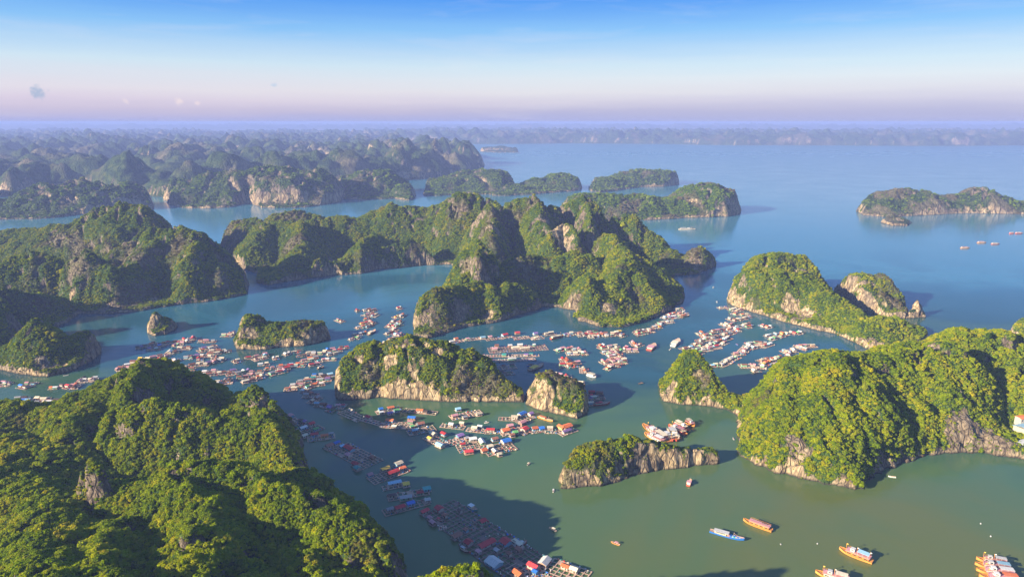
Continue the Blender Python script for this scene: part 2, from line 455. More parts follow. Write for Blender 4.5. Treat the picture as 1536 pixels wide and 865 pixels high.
# tall hill at the lower edge (west side)
A = [(-760, 590), (-560, 640), (-490, 672), (-420, 712), (-335, 722), (-275, 700), (-235, 655), (-205, 610), (-188, 567), (-170, 515), (-118, 480),
     (-80, 420), (-62, 370), (-70, 310), (-110, 240), (-180, 180), (-760, 180)]
island('big wooded hill with a rock pinnacle along the west shore', A, [
    [(-60, 604, 600, 70), (30, 606, 610, 60), (78, 606, 630, 60)],
    [(70, 608, 610, 45), (110, 592, 608, 50), (180, 556, 612, 52), (208, 547, 628, 48), (240, 537, 645, 56), (270, 548, 642, 52), (300, 566, 638, 46), (345, 590, 628, 40), (380, 600, 615, 34)],
    [(208, 550, 620, 46), (204, 562, 595, 44), (202, 588, 572, 42), (196, 608, 554, 42)],
    [(180, 560, 612, 60), (130, 606, 580, 60), (100, 650, 540, 60)],
    [(368, 580, 604, 14), (378, 574, 603, 18), (392, 577, 602, 18), (404, 592, 600, 16)],
    [(172, 618, 552, 34), (200, 606, 552, 42), (230, 605, 554, 46), (300, 606, 556, 48), (370, 610, 556, 48), (412, 613, 556, 44), (440, 640, 545, 38)],
    [(412, 614, 556, 46), (445, 668, 520, 44), (455, 705, 492, 44)],
    [(122, 700, 434, 12), (132, 684, 434, 15), (143, 682, 434, 15), (152, 695, 432, 14)],
    [(-80, 700, 470, 80), (60, 735, 440, 66), (130, 735, 436, 60), (210, 722, 436, 56), (270, 692, 442, 56), (310, 688, 444, 58), (360, 702, 440, 60), (430, 732, 410, 62), (490, 748, 400, 60), (545, 792, 386, 54), (585, 835, 370, 48)],
    [(270, 692, 442, 60), (285, 780, 375, 70), (290, 860, 320, 80)],
    [(60, 735, 440, 66), (60, 800, 370, 80), (60, 880, 300, 90)], [(150, 790, 380, 60), (170, 870, 310, 70)],
    [(430, 732, 432, 66), (450, 810, 380, 60), (470, 880, 335, 60)],
    [(60, 668, 520, 80), (-60, 660, 540, 90)],
], 1.6, seed=3, cliff=12, slope=1.8, pw=1.45, floor=12, world=True, tree=(1.27, 1.34), pale=0.1, dry=-0.1, rockthr=2.4,
    flabel='dense sunlit woodland over the big hill with the pinnacle')
island('wooded hilltop just reaching into view beside the caged fish farm', [(-110, 190), (-95, 330), (-50, 352), (20, 345), (75, 310), (90, 190)], [
    [(610, 884, 300, 45), (655, 870, 300, 50), (700, 863, 300, 52), (740, 878, 300, 45)]], 1.8, seed=5, world=True, tree=(1.27, 1.34), pale=.2)

# long island with the pale cliff
island('long island with a pale cliff and a low rocky tail', [(502, 592), (507, 600), (530, 600), (570, 597), (620, 600), (660, 602), (700, 603), (740, 602), (784, 602),
       (786, 594), (765, 586), (740, 572), (700, 563), (640, 558), (560, 558), (512, 570)], [
    r_((514, 548, 584, 26), (530, 522, 580, 38), (552, 514, 578, 44), (575, 520, 578, 42), (600, 512, 578, 46), (625, 506, 578, 48), (655, 513, 578, 46), (690, 526, 580, 42), (715, 540, 582, 38), (735, 556, 586, 32)),
    r_((735, 556, 586, 32), (760, 572, 592, 24), (784, 592, 598, 14))],
    1.3, seed=11, cliff=17, slope=2.0, pw=2.4, rough=1.0, tree=(1.63, 1.06), pale=.75, dry=-.02, rockthr=2.3, shorenoise=2.5, spots=[(585, 540, 585, 9, 'pale'), (640, 590, 598, 14, 'pale'), (600, 590, 597, 10, 'pale'), (555, 560, 590, 12, 'dry'), (700, 560, 590, 12, 'dry')])
island('dome islet at the tip of the long cliff island', [(786, 598), (788, 606), (806, 614), (840, 622), (866, 628), (880, 620), (882, 608), (872, 594), (840, 586), (800, 586)], [
    r_((794, 580, 600, 20), (802, 560, 600, 26), (826, 557, 602, 30), (850, 566, 606, 28), (868, 582, 610, 22))],
    1.2, seed=12, cliff=18, slope=2.2, pw=2.6, tree=(1.63, 1.01), pale=.8, rockthr=1.6, shorenoise=2)
# saddle island among the rafts
island('small saddle-backed island among the rafts', [(350, 514), (354, 524), (390, 525), (420, 521), (452, 520), (480, 514), (496, 508), (492, 500), (440, 500), (390, 502), (356, 502)], [
    r_((356, 490, 513, 16), (360, 473, 513, 24), (378, 473, 512, 24), (395, 485, 512, 24), (425, 485, 511, 30), (455, 481, 510, 28), (475, 482, 508, 24), (490, 496, 506, 16))],
    1.3, seed=13, cliff=14, slope=2.0, pw=2.5, tree=(1.72, 1.11), pale=.7, rockthr=1.8, shorenoise=2)
island('stubby rock islet standing alone in the bay', [(220, 500), (232, 504), (249, 502), (262, 496), (267, 489), (258, 484), (236, 486), (222, 490)], [
    r_((226, 476, 496, 10), (233, 467, 496, 15), (241, 476, 496, 13), (252, 475, 494, 15), (261, 482, 492, 11))],
    1.3, seed=14, cliff=16, slope=2.2, pw=2.4, tree=(1.83, 1.11), pale=.5, rockthr=1.5, shorenoise=1.5)
island('steep green islet with a dark rocky tail', [(-12, 552), (10, 558), (40, 563), (70, 566), (95, 560), (115, 553), (128, 546), (150, 532), (152, 522), (130, 515), (90, 515), (30, 520), (-10, 530)], [
    r_((-6, 540, 548, 14), (12, 515, 545, 26), (35, 492, 543, 34), (55, 478, 543, 44), (72, 490, 543, 36), (90, 505, 541, 28)),
    r_((90, 505, 541, 26), (112, 502, 536, 34), (128, 496, 534, 38), (143, 499, 532, 38), (150, 506, 530, 30))],
    1.5, seed=15, cliff=16, slope=2.2, pw=1.5, spots=[(75, 550, 555, 10, 'grey'), (98, 548, 553, 8, 'pale'), (140, 515, 530, 16, 'grey'), (60, 540, 555, 8, 'grey')], tree=(1.72, 1.20), pale=.3, rockthr=1.9, shorenoise=2.5)
# west massif
island('large domed massif across the western inlet', [(370, 441), (350, 446), (300, 454), (262, 458), (235, 462), (205, 467), (160, 471), (120, 471), (100, 484), (80, 494), (50, 500), (30, 520), (-5, 535), (-120, 560),
       (-160, 420), (-60, 372), (0, 352), (60, 350), (110, 352), (232, 348), (300, 372), (350, 400), (372, 425)], [
    r_((60, 344, 392, 110), (115, 330, 394, 120), (150, 311, 396, 110), (185, 304, 397, 125), (210, 309, 397, 110), (232, 338, 400, 90)),
    r_((0, 344, 385, 120), (60, 343, 390, 110)),
    r_((232, 345, 425, 90), (275, 344, 425, 95), (300, 352, 425, 95), (330, 372, 428, 80), (352, 396, 432, 55), (367, 424, 436, 30)),
    r_((255, 352, 425, 80), (225, 362, 432, 70), (200, 385, 440, 60), (195, 420, 452, 40)),
    r_((290, 350, 430, 70), (285, 380, 442, 50), (280, 420, 450, 30)), r_((320, 366, 430, 60), (325, 400, 440, 40)),
    r_((98, 402, 450, 30), (112, 383, 452, 46), (130, 377, 452, 52), (150, 386, 452, 46), (165, 400, 455, 42)),
    r_((165, 385, 430, 60), (180, 368, 425, 60), (200, 362, 425, 50)),
    r_((-20, 400, 455, 60), (20, 385, 452, 66), (50, 378, 450, 70), (75, 383, 450, 60), (95, 398, 450, 40)),
    r_((-60, 425, 490, 60), (-10, 430, 490, 55), (25, 432, 486, 45), (60, 440, 478, 40), (90, 447, 470, 30)),
    r_((-40, 450, 520, 50), (0, 460, 515, 40), (20, 480, 510, 30))],
    2.6, seed=21, cliff=12, slope=1.8, pw=1.4, rough=.95, floor=4, tree=(2.23, 1.46), pale=.1, dry=.05, rockthr=2.3, shorenoise=4, spots=[(107, 440, 460, 9, 'pale'), (160, 463, 469, 20, 'grey'), (235, 450, 462, 14, 'grey'), (120, 400, 453, 30, 'dry'), (330, 420, 446, 24, 'dry'), (215, 385, 440, 24, 'dry')])
# central massif
island('long central massif of ridges and cliffs', [(358, 402), (372, 406), (386, 412), (384, 424), (402, 428), (440, 421), (470, 417), (500, 413), (545, 411), (565, 404), (600, 402), (640, 398), (676, 397), (688, 404), (676, 415), (672, 428), (650, 440), (628, 455),
       (620, 480), (620, 503), (640, 508), (672, 499), (700, 490), (725, 487), (752, 482), (776, 473), (800, 467), (812, 460), (838, 461), (862, 466), (866, 481), (900, 490), (935, 492), (970, 482), (1000, 468), (1024, 452), (1027, 444),
       (1010, 425), (1010, 413), (1030, 413), (1048, 411), (1074, 399), (1072, 392), (1050, 388), (1020, 384), (1000, 376), (985, 362), (940, 345), (870, 338), (800, 336), (700, 340), (600, 345), (500, 352), (420, 352), (340, 362), (330, 380)], [
    # long green back ridge
    r_((312, 352, 378, 60), (335, 335, 378, 90), (370, 328, 379, 110), (395, 328, 380, 100), (415, 320, 379, 110), (445, 316, 379, 120), (468, 322, 380, 110), (480, 332, 382, 90), (500, 325, 378, 95), (515, 323, 378, 95), (530, 327, 378, 95), (560, 316, 375, 105), (585, 307, 375, 115), (610, 309, 375, 115), (640, 312, 375, 115), (660, 302, 375, 115)),
    r_((395, 335, 385, 90), (380, 360, 395, 70), (372, 380, 400, 40)), r_((450, 330, 388, 80), (455, 360, 398, 60), (440, 385, 408, 45)),
    r_((660, 302, 375, 110), (690, 290, 378, 120), (712, 291, 378, 115), (738, 300, 380, 100), (750, 312, 382, 80)),
    r_((750, 306, 385, 90), (775, 299, 385, 95), (798, 295, 386, 95), (812, 306, 386, 80), (840, 308, 384, 70), (855, 300, 385, 55), (875, 296, 386, 60), (895, 308, 387, 52), (908, 325, 390, 40)),
    r_((735, 305, 390, 80), (738, 330, 400, 60), (735, 352, 412, 50)),
    r_((805, 300, 392, 80), (812, 330, 402, 70), (825, 350, 412, 60), (850, 333, 404, 50)), r_((825, 345, 412, 50), (845, 332, 408, 48), (860, 345, 412, 46), (872, 372, 420, 30)),
    r_((880, 300, 392, 46), (885, 330, 402, 40), (888, 345, 408, 30)),
    r_((615, 346, 400, 60), (560, 364, 404, 40), (535, 366, 404, 45), (515, 386, 408, 26)),
    r_((560, 350, 390, 70), (540, 364, 405, 34), (548, 385, 408, 20)),
    r_((480, 384, 414, 26), (500, 390, 412, 22)), r_((400, 414, 424, 16), (450, 408, 419, 18)),
    # western prow with the pinnacle
    r_((685, 400, 448, 34), (700, 372, 446, 48), (716, 358, 445, 56), (728, 370, 446, 46), (735, 395, 448, 34)),
    r_((712, 372, 452, 40), (716, 375, 462, 28), (705, 408, 462, 36), (690, 412, 464, 32)),
    r_((626, 466, 490, 15), (634, 440, 488, 30), (650, 430, 486, 40), (672, 428, 480, 40), (690, 425, 474, 44), (720, 420, 468, 46), (735, 428, 470, 42), (745, 450, 474, 26)),
    r_((745, 445, 474, 30), (765, 420, 462, 38), (790, 430, 460, 36), (800, 445, 462, 24)),
    r_((760, 402, 446, 60), (775, 385, 440, 70), (800, 380, 434, 80), (830, 388, 432, 70)),
    # green front slopes and the right-hand ridges
    r_((830, 388, 438, 70), (860, 376, 434, 80), (880, 378, 434, 70), (890, 400, 440, 60)),
    r_((905, 352, 415, 50), (918, 350, 424, 60), (930, 365, 430, 70), (940, 385, 440, 80), (930, 400, 450, 70), (915, 425, 462, 60), (905, 445, 470, 46)),
    r_((935, 375, 435, 70), (975, 390, 436, 60), (1000, 415, 440, 46), (1018, 436, 446, 24)),
    r_((922, 325, 392, 56), (935, 320, 392, 64), (950, 322, 393, 62), (968, 340, 394, 60), (985, 352, 395, 55), (1003, 372, 398, 50), (1015, 390, 402, 40), (1022, 402, 406, 30)),
    r_((990, 350, 388, 26), (998, 362, 390, 24)),
    r_((1026, 386, 402, 20), (1036, 374, 402, 26), (1050, 370, 401, 32), (1062, 375, 400, 28), (1070, 386, 398, 18)),
    r_((880, 410, 458, 50), (885, 430, 470, 40)), r_((960, 410, 455, 60), (975, 435, 462, 40))],
    2.3, seed=31, cliff=14, slope=2.0, pw=1.4, floor=5, rough=.75, tree=(2.08, 1.41), pale=.25, dry=.0, rockthr=2.35, shorenoise=4, spots=[(838, 345, 412, 26, 'pale'), (850, 362, 415, 20, 'pale'), (690, 315, 385, 34, 'dry'), (715, 330, 390, 30, 'grey'), (745, 345, 408, 22, 'grey'), (820, 330, 400, 20, 'grey'), (700, 395, 446, 22, 'dry'), (735, 475, 484, 14, 'pale'), (690, 465, 484, 22, 'grey'), (640, 475, 492, 18, 'grey'), (915, 462, 478, 16, 'pale'), (885, 365, 400, 24, 'grey'), (1045, 395, 407, 16, 'grey'), (785, 400, 442, 28, 'dry'), (980, 345, 400, 18, 'dry'), (500, 390, 408, 20, 'grey'), (350, 360, 390, 40, 'dry')])
island('peninsula with a rounded green knoll beyond the central massif', [(1113, 316), (1110, 321), (1090, 325), (1064, 326), (1030, 327), (1000, 329), (960, 331), (920, 332), (880, 334), (850, 330), (840, 316), (900, 310), (1000, 312), (1050, 308), (1100, 310)], [
    r_((850, 300, 324, 130), (880, 291, 322, 140), (915, 292, 322, 140), (945, 295, 321, 130), (958, 292, 321, 130), (975, 302, 320, 110), (1005, 296, 320, 120), (1030, 292, 319, 120), (1045, 279, 318, 130), (1062, 275, 318, 140), (1082, 282, 318, 120), (1098, 297, 318, 80), (1110, 308, 318, 40))],
    4.0, seed=41, cliff=18, slope=2.0, pw=2.3, tree=(4.33, 2.62), near=False, pale=.5, dry=.12, rockthr=1.5)
# right side
island('green humped island with a bare pale cliff above the rafts', [(1091, 450), (1094, 457), (1112, 464), (1150, 475), (1185, 486), (1220, 494), (1250, 500), (1285, 515), (1305, 524), (1335, 527), (1365, 524), (1392, 512), (1388, 500),
       (1350, 488), (1310, 486), (1285, 478), (1262, 464), (1240, 445), (1222, 432), (1190, 425), (1140, 425), (1104, 436)], [
    r_((1098, 436, 450, 24), (1108, 412, 448, 50), (1128, 395, 446, 70), (1150, 384, 444, 80), (1170, 380, 442, 80), (1195, 384, 441, 70), (1212, 402, 442, 48)),
    r_((1120, 408, 456, 50), (1165, 406, 460, 60), (1200, 412, 462, 60), (1225, 424, 468, 50), (1248, 442, 476, 44), (1268, 458, 484, 38), (1285, 474, 494, 30), (1296, 486, 502, 22)),
    r_((1292, 490, 508, 20), (1305, 481, 508, 30), (1325, 476, 507, 36), (1345, 477, 506, 34), (1365, 486, 506, 30), (1380, 500, 506, 22))],
    1.8, seed=51, cliff=16, slope=1.9, pw=2.2, tree=(1.88, 1.34), pale=.75, dry=-.15, rockthr=2.5, shorenoise=3, spots=[(1188, 458, 484, 20, 'pale'), (1208, 472, 490, 20, 'pale'), (1172, 474, 482, 16, 'pale'), (1195, 478, 482, 16, 'pale'), (1140, 468, 482, 10, 'pale'), (1305, 510, 521, 14, 'pale'), (1322, 515, 524, 14, 'pale'), (1098, 446, 450, 8, 'pale')])
island('cleft rocky island behind the green humped one', [(1250, 440), (1262, 450), (1280, 462), (1305, 470), (1335, 477), (1358, 478), (1364, 470), (1350, 458), (1320, 444), (1285, 434), (1256, 432)], [
    r_((1256, 428, 446, 20), (1262, 413, 448, 34), (1280, 408, 450, 42), (1293, 408, 452, 40), (1300, 416, 456, 34), (1290, 430, 460, 34)),
    r_((1312, 430, 462, 34), (1320, 412, 454, 26), (1332, 420, 458, 30), (1348, 440, 464, 26), (1358, 460, 470, 16)),
    r_((1290, 425, 460, 34), (1318, 436, 466, 34), (1345, 448, 468, 24))],
    1.6, seed=52, cliff=20, slope=2.2, pw=2.5, tree=(2.02, 1.20), pale=.6, dry=.1, rockthr=1.5, shorenoise=2.5)
island('thin rock spire at the end of the cleft island', [(1358, 478), (1372, 477), (1388, 476), (1386, 470), (1368, 470)], [
    r_((1377, 450, 474, 9), (1379, 456, 474, 9)), r_((1362, 464, 475, 10), (1370, 464, 475, 9)), r_((1384, 468, 474, 7))],
    1.2, seed=53, cliff=30, slope=3, pw=1.6, floor=5, tree=None, pale=.6, rockthr=.8, shorenoise=1.2)
island('scrubby islet joined to the big green hill by a low neck', [(988, 578), (990, 592), (995, 601), (1020, 606), (1060, 609), (1092, 615), (1108, 626), (1140, 640), (1160, 600), (1130, 596), (1095, 602), (1075, 590), (1050, 580), (1010, 572)], [
    r_((992, 568, 594, 18), (1002, 543, 593, 26), (1015, 528, 593, 34), (1035, 526, 593, 36), (1050, 534, 594, 34), (1066, 550, 596, 30), (1080, 572, 600, 22), (1090, 586, 604, 16)),
    r_((1085, 590, 606, 14), (1110, 597, 612, 16), (1130, 590, 612, 20))],
    1.2, seed=61, cliff=5, slope=1.9, pw=1.9, tree=(1.53, 1.11), pale=.45, dry=.1, rockthr=2.6, shorenoise=2, spots=[(1052, 565, 600, 15, 'dry'), (1012, 580, 600, 7, 'pale'), (1000, 585, 600, 6, 'grey')])
island('big bright green hill with a rocky shore and a bare slide', [(1110, 624), (1108, 650), (1106, 682), (1130, 697), (1165, 710), (1215, 720), (1250, 730), (1293, 734), (1300, 722), (1318, 710), (1340, 700), (1372, 690), (1400, 681), (1440, 680), (1480, 680), (1520, 688), (1560, 695),
       (1700, 700), (1700, 560), (1560, 545), (1400, 545), (1300, 560), (1230, 568), (1180, 575), (1140, 588), (1118, 604)], [
    r_((1112, 604, 625, 22), (1125, 590, 628, 34), (1150, 570, 630, 50), (1172, 550, 630, 62), (1210, 536, 630, 72), (1245, 530, 628, 76), (1300, 528, 624, 80), (1340, 529, 620, 76), (1372, 519, 616, 76), (1400, 514, 614, 76), (1415, 512, 614, 70)),
    r_((1180, 552, 640, 60), (1180, 600, 665, 50), (1180, 650, 690, 36)), r_((1245, 535, 640, 60), (1240, 590, 672, 56), (1240, 660, 705, 40), (1265, 700, 722, 26)),
    r_((1290, 535, 634, 70), (1300, 590, 664, 56), (1295, 650, 695, 46), (1290, 690, 715, 28)), r_((1345, 540, 630, 50), (1365, 600, 656, 40), (1372, 650, 680, 24)),
    r_((1400, 518, 620, 60), (1405, 560, 640, 46), (1420, 610, 655, 44), (1440, 650, 670, 36)), r_((1415, 512, 614, 50), (1440, 560, 630, 30), (1455, 600, 645, 34), (1475, 640, 664, 34)),
    r_((1420, 506, 590, 60), (1450, 497, 585, 76), (1490, 497, 585, 80), (1540, 505, 586, 80), (1600, 520, 590, 80)), r_((1500, 505, 590, 70), (1520, 560, 615, 56), (1540, 600, 640, 40))],
    1.7, seed=62, cliff=4, slope=1.7, pw=1.8, rough=1.1, tree=(1.48, 1.25), pale=.5, dry=-.2, rockthr=3.0, shorenoise=4, spots=[(1195, 662, 688, 13, 'grey'), (1190, 695, 706, 8, 'pale'), (1445, 630, 665, 20, 'grey'), (1440, 655, 672, 20, 'grey'), (1500, 665, 676, 13, 'grey'), (1470, 650, 670, 16, 'grey'), (1400, 520, 616, 9, 'grey'), (1280, 560, 650, 8, 'grey'), (1325, 560, 640, 8, 'grey'), (1536, 655, 655, 30, 'flat')])
island('small rocky islet behind the big green hill', [(1512, 500), (1525, 508), (1560, 508), (1580, 500), (1560, 492), (1520, 492)], [
    r_((1520, 487, 500, 24), (1538, 479, 500, 36), (1560, 482, 500, 34))], 1.6, seed=63, cliff=16, slope=2, pw=2.4, tree=(1.93, 1.20), pale=.6)
island('low jagged islet in the middle of the lagoon', [(836, 722), (843, 733), (870, 731), (905, 727), (928, 724), (950, 713), (975, 708), (1010, 703), (1045, 698), (1078, 696), (1083, 690), (1060, 682), (1010, 684), (960, 688), (900, 692), (855, 700)], [
    r_((838, 708, 722, 10), (847, 688, 716, 18), (862, 674, 711, 26), (885, 667, 708, 30), (908, 668, 706, 26)),
    r_((918, 662, 704, 20), (940, 657, 702, 24), (960, 663, 700, 24), (982, 662, 698, 22), (1005, 668, 696, 20), (1035, 671, 694, 18), (1058, 676, 692, 15), (1076, 686, 691, 9))],
    1.0, seed=64, cliff=8, slope=2.2, pw=2.2, rough=1.3, tree=(1.37, 0.93), pale=.6, dry=.0, barren=.0, rockthr=2.1, shorenoise=2, spots=[(1040, 685, 694, 14, 'pale'), (870, 715, 726, 9, 'grey'), (930, 700, 712, 8, 'grey'), (870, 680, 710, 14, 'green')])
# beyond the bay
island('long brown-green island with a sandy beach far off', [(1283, 317), (1296, 323), (1330, 326), (1370, 324), (1410, 322), (1450, 320), (1500, 321), (1560, 322), (1600, 312), (1500, 306), (1400, 306), (1310, 306)], [
    r_((1287, 308, 317, 60), (1302, 296, 317, 110), (1325, 288, 317, 130), (1345, 284, 316, 140), (1378, 284, 316, 140), (1400, 294, 315, 100), (1425, 292, 315, 110), (1450, 288, 315, 120), (1472, 282, 315, 130), (1492, 290, 315, 110), (1515, 300, 314, 80), (1560, 303, 314, 80))],
    5.0, seed=71, cliff=9, slope=1.6, pw=1.8, rough=1.6, tree=(8.0, 2.8), near=False, far=True, pale=.5, dry=.25, rockthr=1.5)
island('pale rock stack beside the far beach island', [(1320, 334), (1338, 339), (1362, 339), (1366, 334), (1345, 329)], [
    r_((1330, 326, 334, 26), (1340, 320, 334, 26), (1355, 326, 334, 22))], 3.0, seed=72, cliff=12, slope=2, tree=None, far=True, pale=.9, rockthr=.8, shorenoise=3)
def farisl(label, shore, rid, seed, cell=7.0, **k):
    kw = dict(cliff=24, slope=1.8, pw=2.2, tree=(7.5, 3.3), near=False, far=True, pale=.6, rockthr=1.5, shorenoise=8, rough=1.8); kw.update(k)
    island(label, shore, [r_(*x) for x in rid], cell, seed=seed, **kw)
farisl('low two-humped island alone in the open strait', [(883, 286), (900, 289), (920, 287), (960, 281), (1000, 280), (1019, 276), (1010, 270), (950, 271), (890, 276)],
       [[(888, 274, 281, 80), (902, 265, 281, 130), (925, 269, 279, 120), (945, 258, 277, 150), (965, 254, 276, 170), (992, 255, 275, 170), (1008, 262, 275, 120), (1016, 271, 275, 60)]], 81)
farisl('domed island at the mouth of the strait', [(738, 293), (760, 294), (795, 292), (830, 289), (870, 286), (872, 279), (830, 276), (780, 280)],
       [[(742, 284, 288, 70), (765, 275, 287, 120), (790, 280, 286, 100), (815, 266, 283, 140), (840, 262, 282, 170), (862, 266, 281, 150), (870, 276, 281, 70)]], 82)
farisl('green headland beside the domed island', [(634, 293), (660, 294), (700, 291), (740, 292), (775, 287), (770, 278), (700, 274), (640, 280)],
       [[(640, 280, 287, 80), (665, 266, 285, 150), (705, 256, 283, 190), (735, 254, 283, 190), (757, 266, 283, 130), (768, 276, 283, 70)]], 83)
farisl('long cliffed island across the channel', [(246, 297), (252, 305), (272, 312), (320, 313), (345, 311), (370, 305), (398, 312), (440, 312), (470, 310), (510, 303), (520, 296), (500, 286), (400, 284), (300, 284), (250, 288)],
       [[(250, 286, 300, 60), (262, 268, 299, 90), (275, 280, 299, 60)], [(282, 282, 303, 90), (300, 270, 302, 150), (325, 260, 300, 190), (360, 256, 299, 200), (390, 253, 299, 210), (430, 252, 299, 220), (460, 256, 299, 200), (490, 265, 299, 170), (505, 280, 298, 110)],
        [(345, 284, 306, 60), (355, 282, 306, 60)], [(470, 275, 304, 90), (485, 284, 304, 90)], [(405, 262, 305, 90), (420, 264, 305, 90), (440, 262, 305, 90)]], 84, cell=5.5)
farisl('cliffed headland with a lone rock dome', [(505, 298), (540, 300), (590, 298), (612, 301), (624, 297), (620, 288), (560, 280), (500, 284)],
       [[(508, 275, 293, 110), (530, 262, 291, 180), (560, 255, 290, 200), (590, 268, 290, 140), (600, 282, 291, 70)], [(598, 284, 295, 50), (607, 275, 295, 66), (616, 283, 295, 50)]], 85, cell=5.5)
farisl('shadowed cliff island by the western channel', [(-20, 330), (20, 329), (60, 328), (84, 327), (120, 322), (175, 318), (228, 314), (230, 308), (180, 300), (60, 300), (-20, 306)],
       [[(-10, 300, 320, 120), (30, 300, 320, 110), (50, 286, 318, 130), (75, 277, 316, 160), (110, 272, 314, 170), (150, 277, 313, 170), (185, 277, 311, 160), (210, 283, 310, 120), (225, 296, 310, 60)]], 86, cell=5.0)
farisl('low white-cliffed islet before the far shore', [(720, 227), (745, 229), (778, 229), (776, 226), (730, 225)], [[(724, 221, 227, 60), (750, 219, 227, 80), (772, 221, 227, 60)]], 87, cell=12, pale=1.2, rockthr=.8, cliff=45, tree=None)

def karst_range(label, shore, n, hgt, rad, cell, seed, cliff=28, chan=0):
    P = np.array([ground(*p) for p in shore]); rg = np.random.default_rng(seed)
    lo, hi = P.min(0) - 60, P.max(0) + 60
    nx, ny = int((hi[0] - lo[0]) / cell) + 1, int((hi[1] - lo[1]) / cell) + 1
    xs, ys = np.linspace(lo[0], hi[0], nx), np.linspace(lo[1], hi[1], ny)
    X, Yy = np.meshgrid(xs, ys)
    sd = poly_sd(P, X + 60 * fbm(X, Yy, 500, 3, seed), Yy + 60 * fbm(X, Yy, 500, 3, seed + 5)) + 18 * fbm(X, Yy, 90, 3, seed + 9)
    if chan: sd = np.minimum(sd, np.abs(fbm(X, Yy, chan, 3, seed + 71)) * chan * .8 - 45)
    env = np.zeros(X.shape)
    g = rad * .80
    pts = [(a + rg.uniform(-.42, .42) * g, b + rg.uniform(-.42, .42) * g) for a in np.arange(lo[0], hi[0], g) for b in np.arange(lo[1], hi[1], g)]
    Q = np.array(pts); sdq = poly_sd(P, Q[:, 0], Q[:, 1])
    wx, wy = X + 60 * fbm(X, Yy, 190, 4, seed + 2), Yy + 60 * fbm(X, Yy, 190, 4, seed + 3)
    for (qx, qy), s in zip(pts, sdq):
        if s < -40: continue
        r = rad * rg.uniform(.6, 1.35); z = hgt * rg.uniform(.35, 1.0) * (0.6 if s < 60 else 1.0) * (1 + .30 * float(fbm(np.array([qx]), np.array([qy]), 900, 2, seed + 44)[0]))
        i0, i1 = np.searchsorted(xs, [qx - r * 1.5, qx + r * 1.5]); j0, j1 = np.searchsorted(ys, [qy - r * 1.5, qy + r * 1.5])
        if i1 <= i0 or j1 <= j0: continue
        a = rg.uniform(0, 3.14); e = rg.uniform(.65, 1.0)
        dx, dy = wx[j0:j1, i0:i1] - qx, wy[j0:j1, i0:i1] - qy
        u, v = dx * math.cos(a) + dy * math.sin(a), (-dx * math.sin(a) + dy * math.cos(a)) / e
        d = np.hypot(u, v) / r
        env[j0:j1, i0:i1] = np.maximum(env[j0:j1, i0:i1], z * (1 - np.clip(d, 0, 1) ** 2.1))
    env = np.maximum(env, hgt * .10) * (1 + .45 * fbm(X, Yy, 120, 4, seed + 6) - .32 * sstep(.6, 1.0, ridged(wx, wy, 95, 3, seed + 18))) + 20 * fbm(X, Yy, 48, 4, seed + 8)
    s = np.maximum(sd, 0)
    h = smin(env, cliff * (1 - np.exp(-s / 8)) + 1.6 * s, 10)
    h = np.where(sd < 0, np.maximum(-12, 3 * sd), np.minimum(h, 292))
    gy, gx = np.gradient(h, ys, xs); st = np.hypot(gx, gy)
    rn = fbm(X, Yy, 90, 3, seed + 10)
    rock = sstep(2.0, 3.2, st + 1.5 * rn) * (h > 0)
    dr = sstep(.0, .4, fbm(X, Yy, 260, 3, seed + 12))
    pl = sstep(0, .5, fbm(X, Yy, 120, 2, seed + 13) + .25)
    pl = np.maximum(pl, 1 - sstep(10, 30, h))
    V = np.stack([X, Yy, h], -1).reshape(-1, 3)
    idx = np.arange(nx * ny).reshape(ny, nx)
    F = np.stack([idx[:-1, :-1], idx[:-1, 1:], idx[1:, 1:], idx[1:, :-1]], -1).reshape(-1, 4)
    F = F[V[:, 2][F].max(1) > -8]
    used = np.unique(F); remap = np.full(nx * ny, -1); remap[used] = np.arange(len(used))
    o = link('karst_hills', mesh_np('karst_hills', V[used], remap[F], (MIF,), True,
             {'rock': rock.ravel()[used], 'dry': dr.ravel()[used], 'pale': pl.ravel()[used]}))
    tag(o, label, 'hills', kind='structure')
karst_range('crowded blue karst hills filling the far west', [(-260, 330), (-40, 312), (40, 290), (120, 284), (215, 293), (250, 296), (300, 288), (380, 280), (480, 277), (560, 274), (640, 268), (700, 262), (727, 252), (724, 244), (700, 243), (715, 236),
            (690, 228), (620, 224), (600, 217), (560, 208), (400, 206), (100, 204), (-150, 204)], 0, 165, 185, 13, 101, chan=1700)
karst_range('hazy karst shore closing the horizon', [(560, 214), (640, 216), (760, 216), (860, 215), (1000, 216), (1100, 218), (1250, 218), (1400, 219), (1540, 218), (1700, 219), (1750, 206), (1200, 205.5), (700, 203), (540, 204)], 0, 175, 220, 22, 102, cliff=60)
karst_range('faint farthest karst skyline', [(-300, 200), (100, 199), (500, 199), (900, 199.5), (1300, 200), (1750, 200), (1750, 194.5), (800, 193.5), (-300, 194)], 0, 230, 620, 70, 103, cliff=60, chan=7000)

# ------------------------------------------------------------------ sea, air, light
S = 90000
me = bpy.data.meshes.new('sea'); me.from_pydata([(-S, -8000, 0), (S, -8000, 0), (S, S, 0), (-S, S, 0)], [], [(0, 1, 2, 3)]); me.materials.append(MW)
tag(link('sea', me), 'green to blue sea between the karst islands', kind='structure')

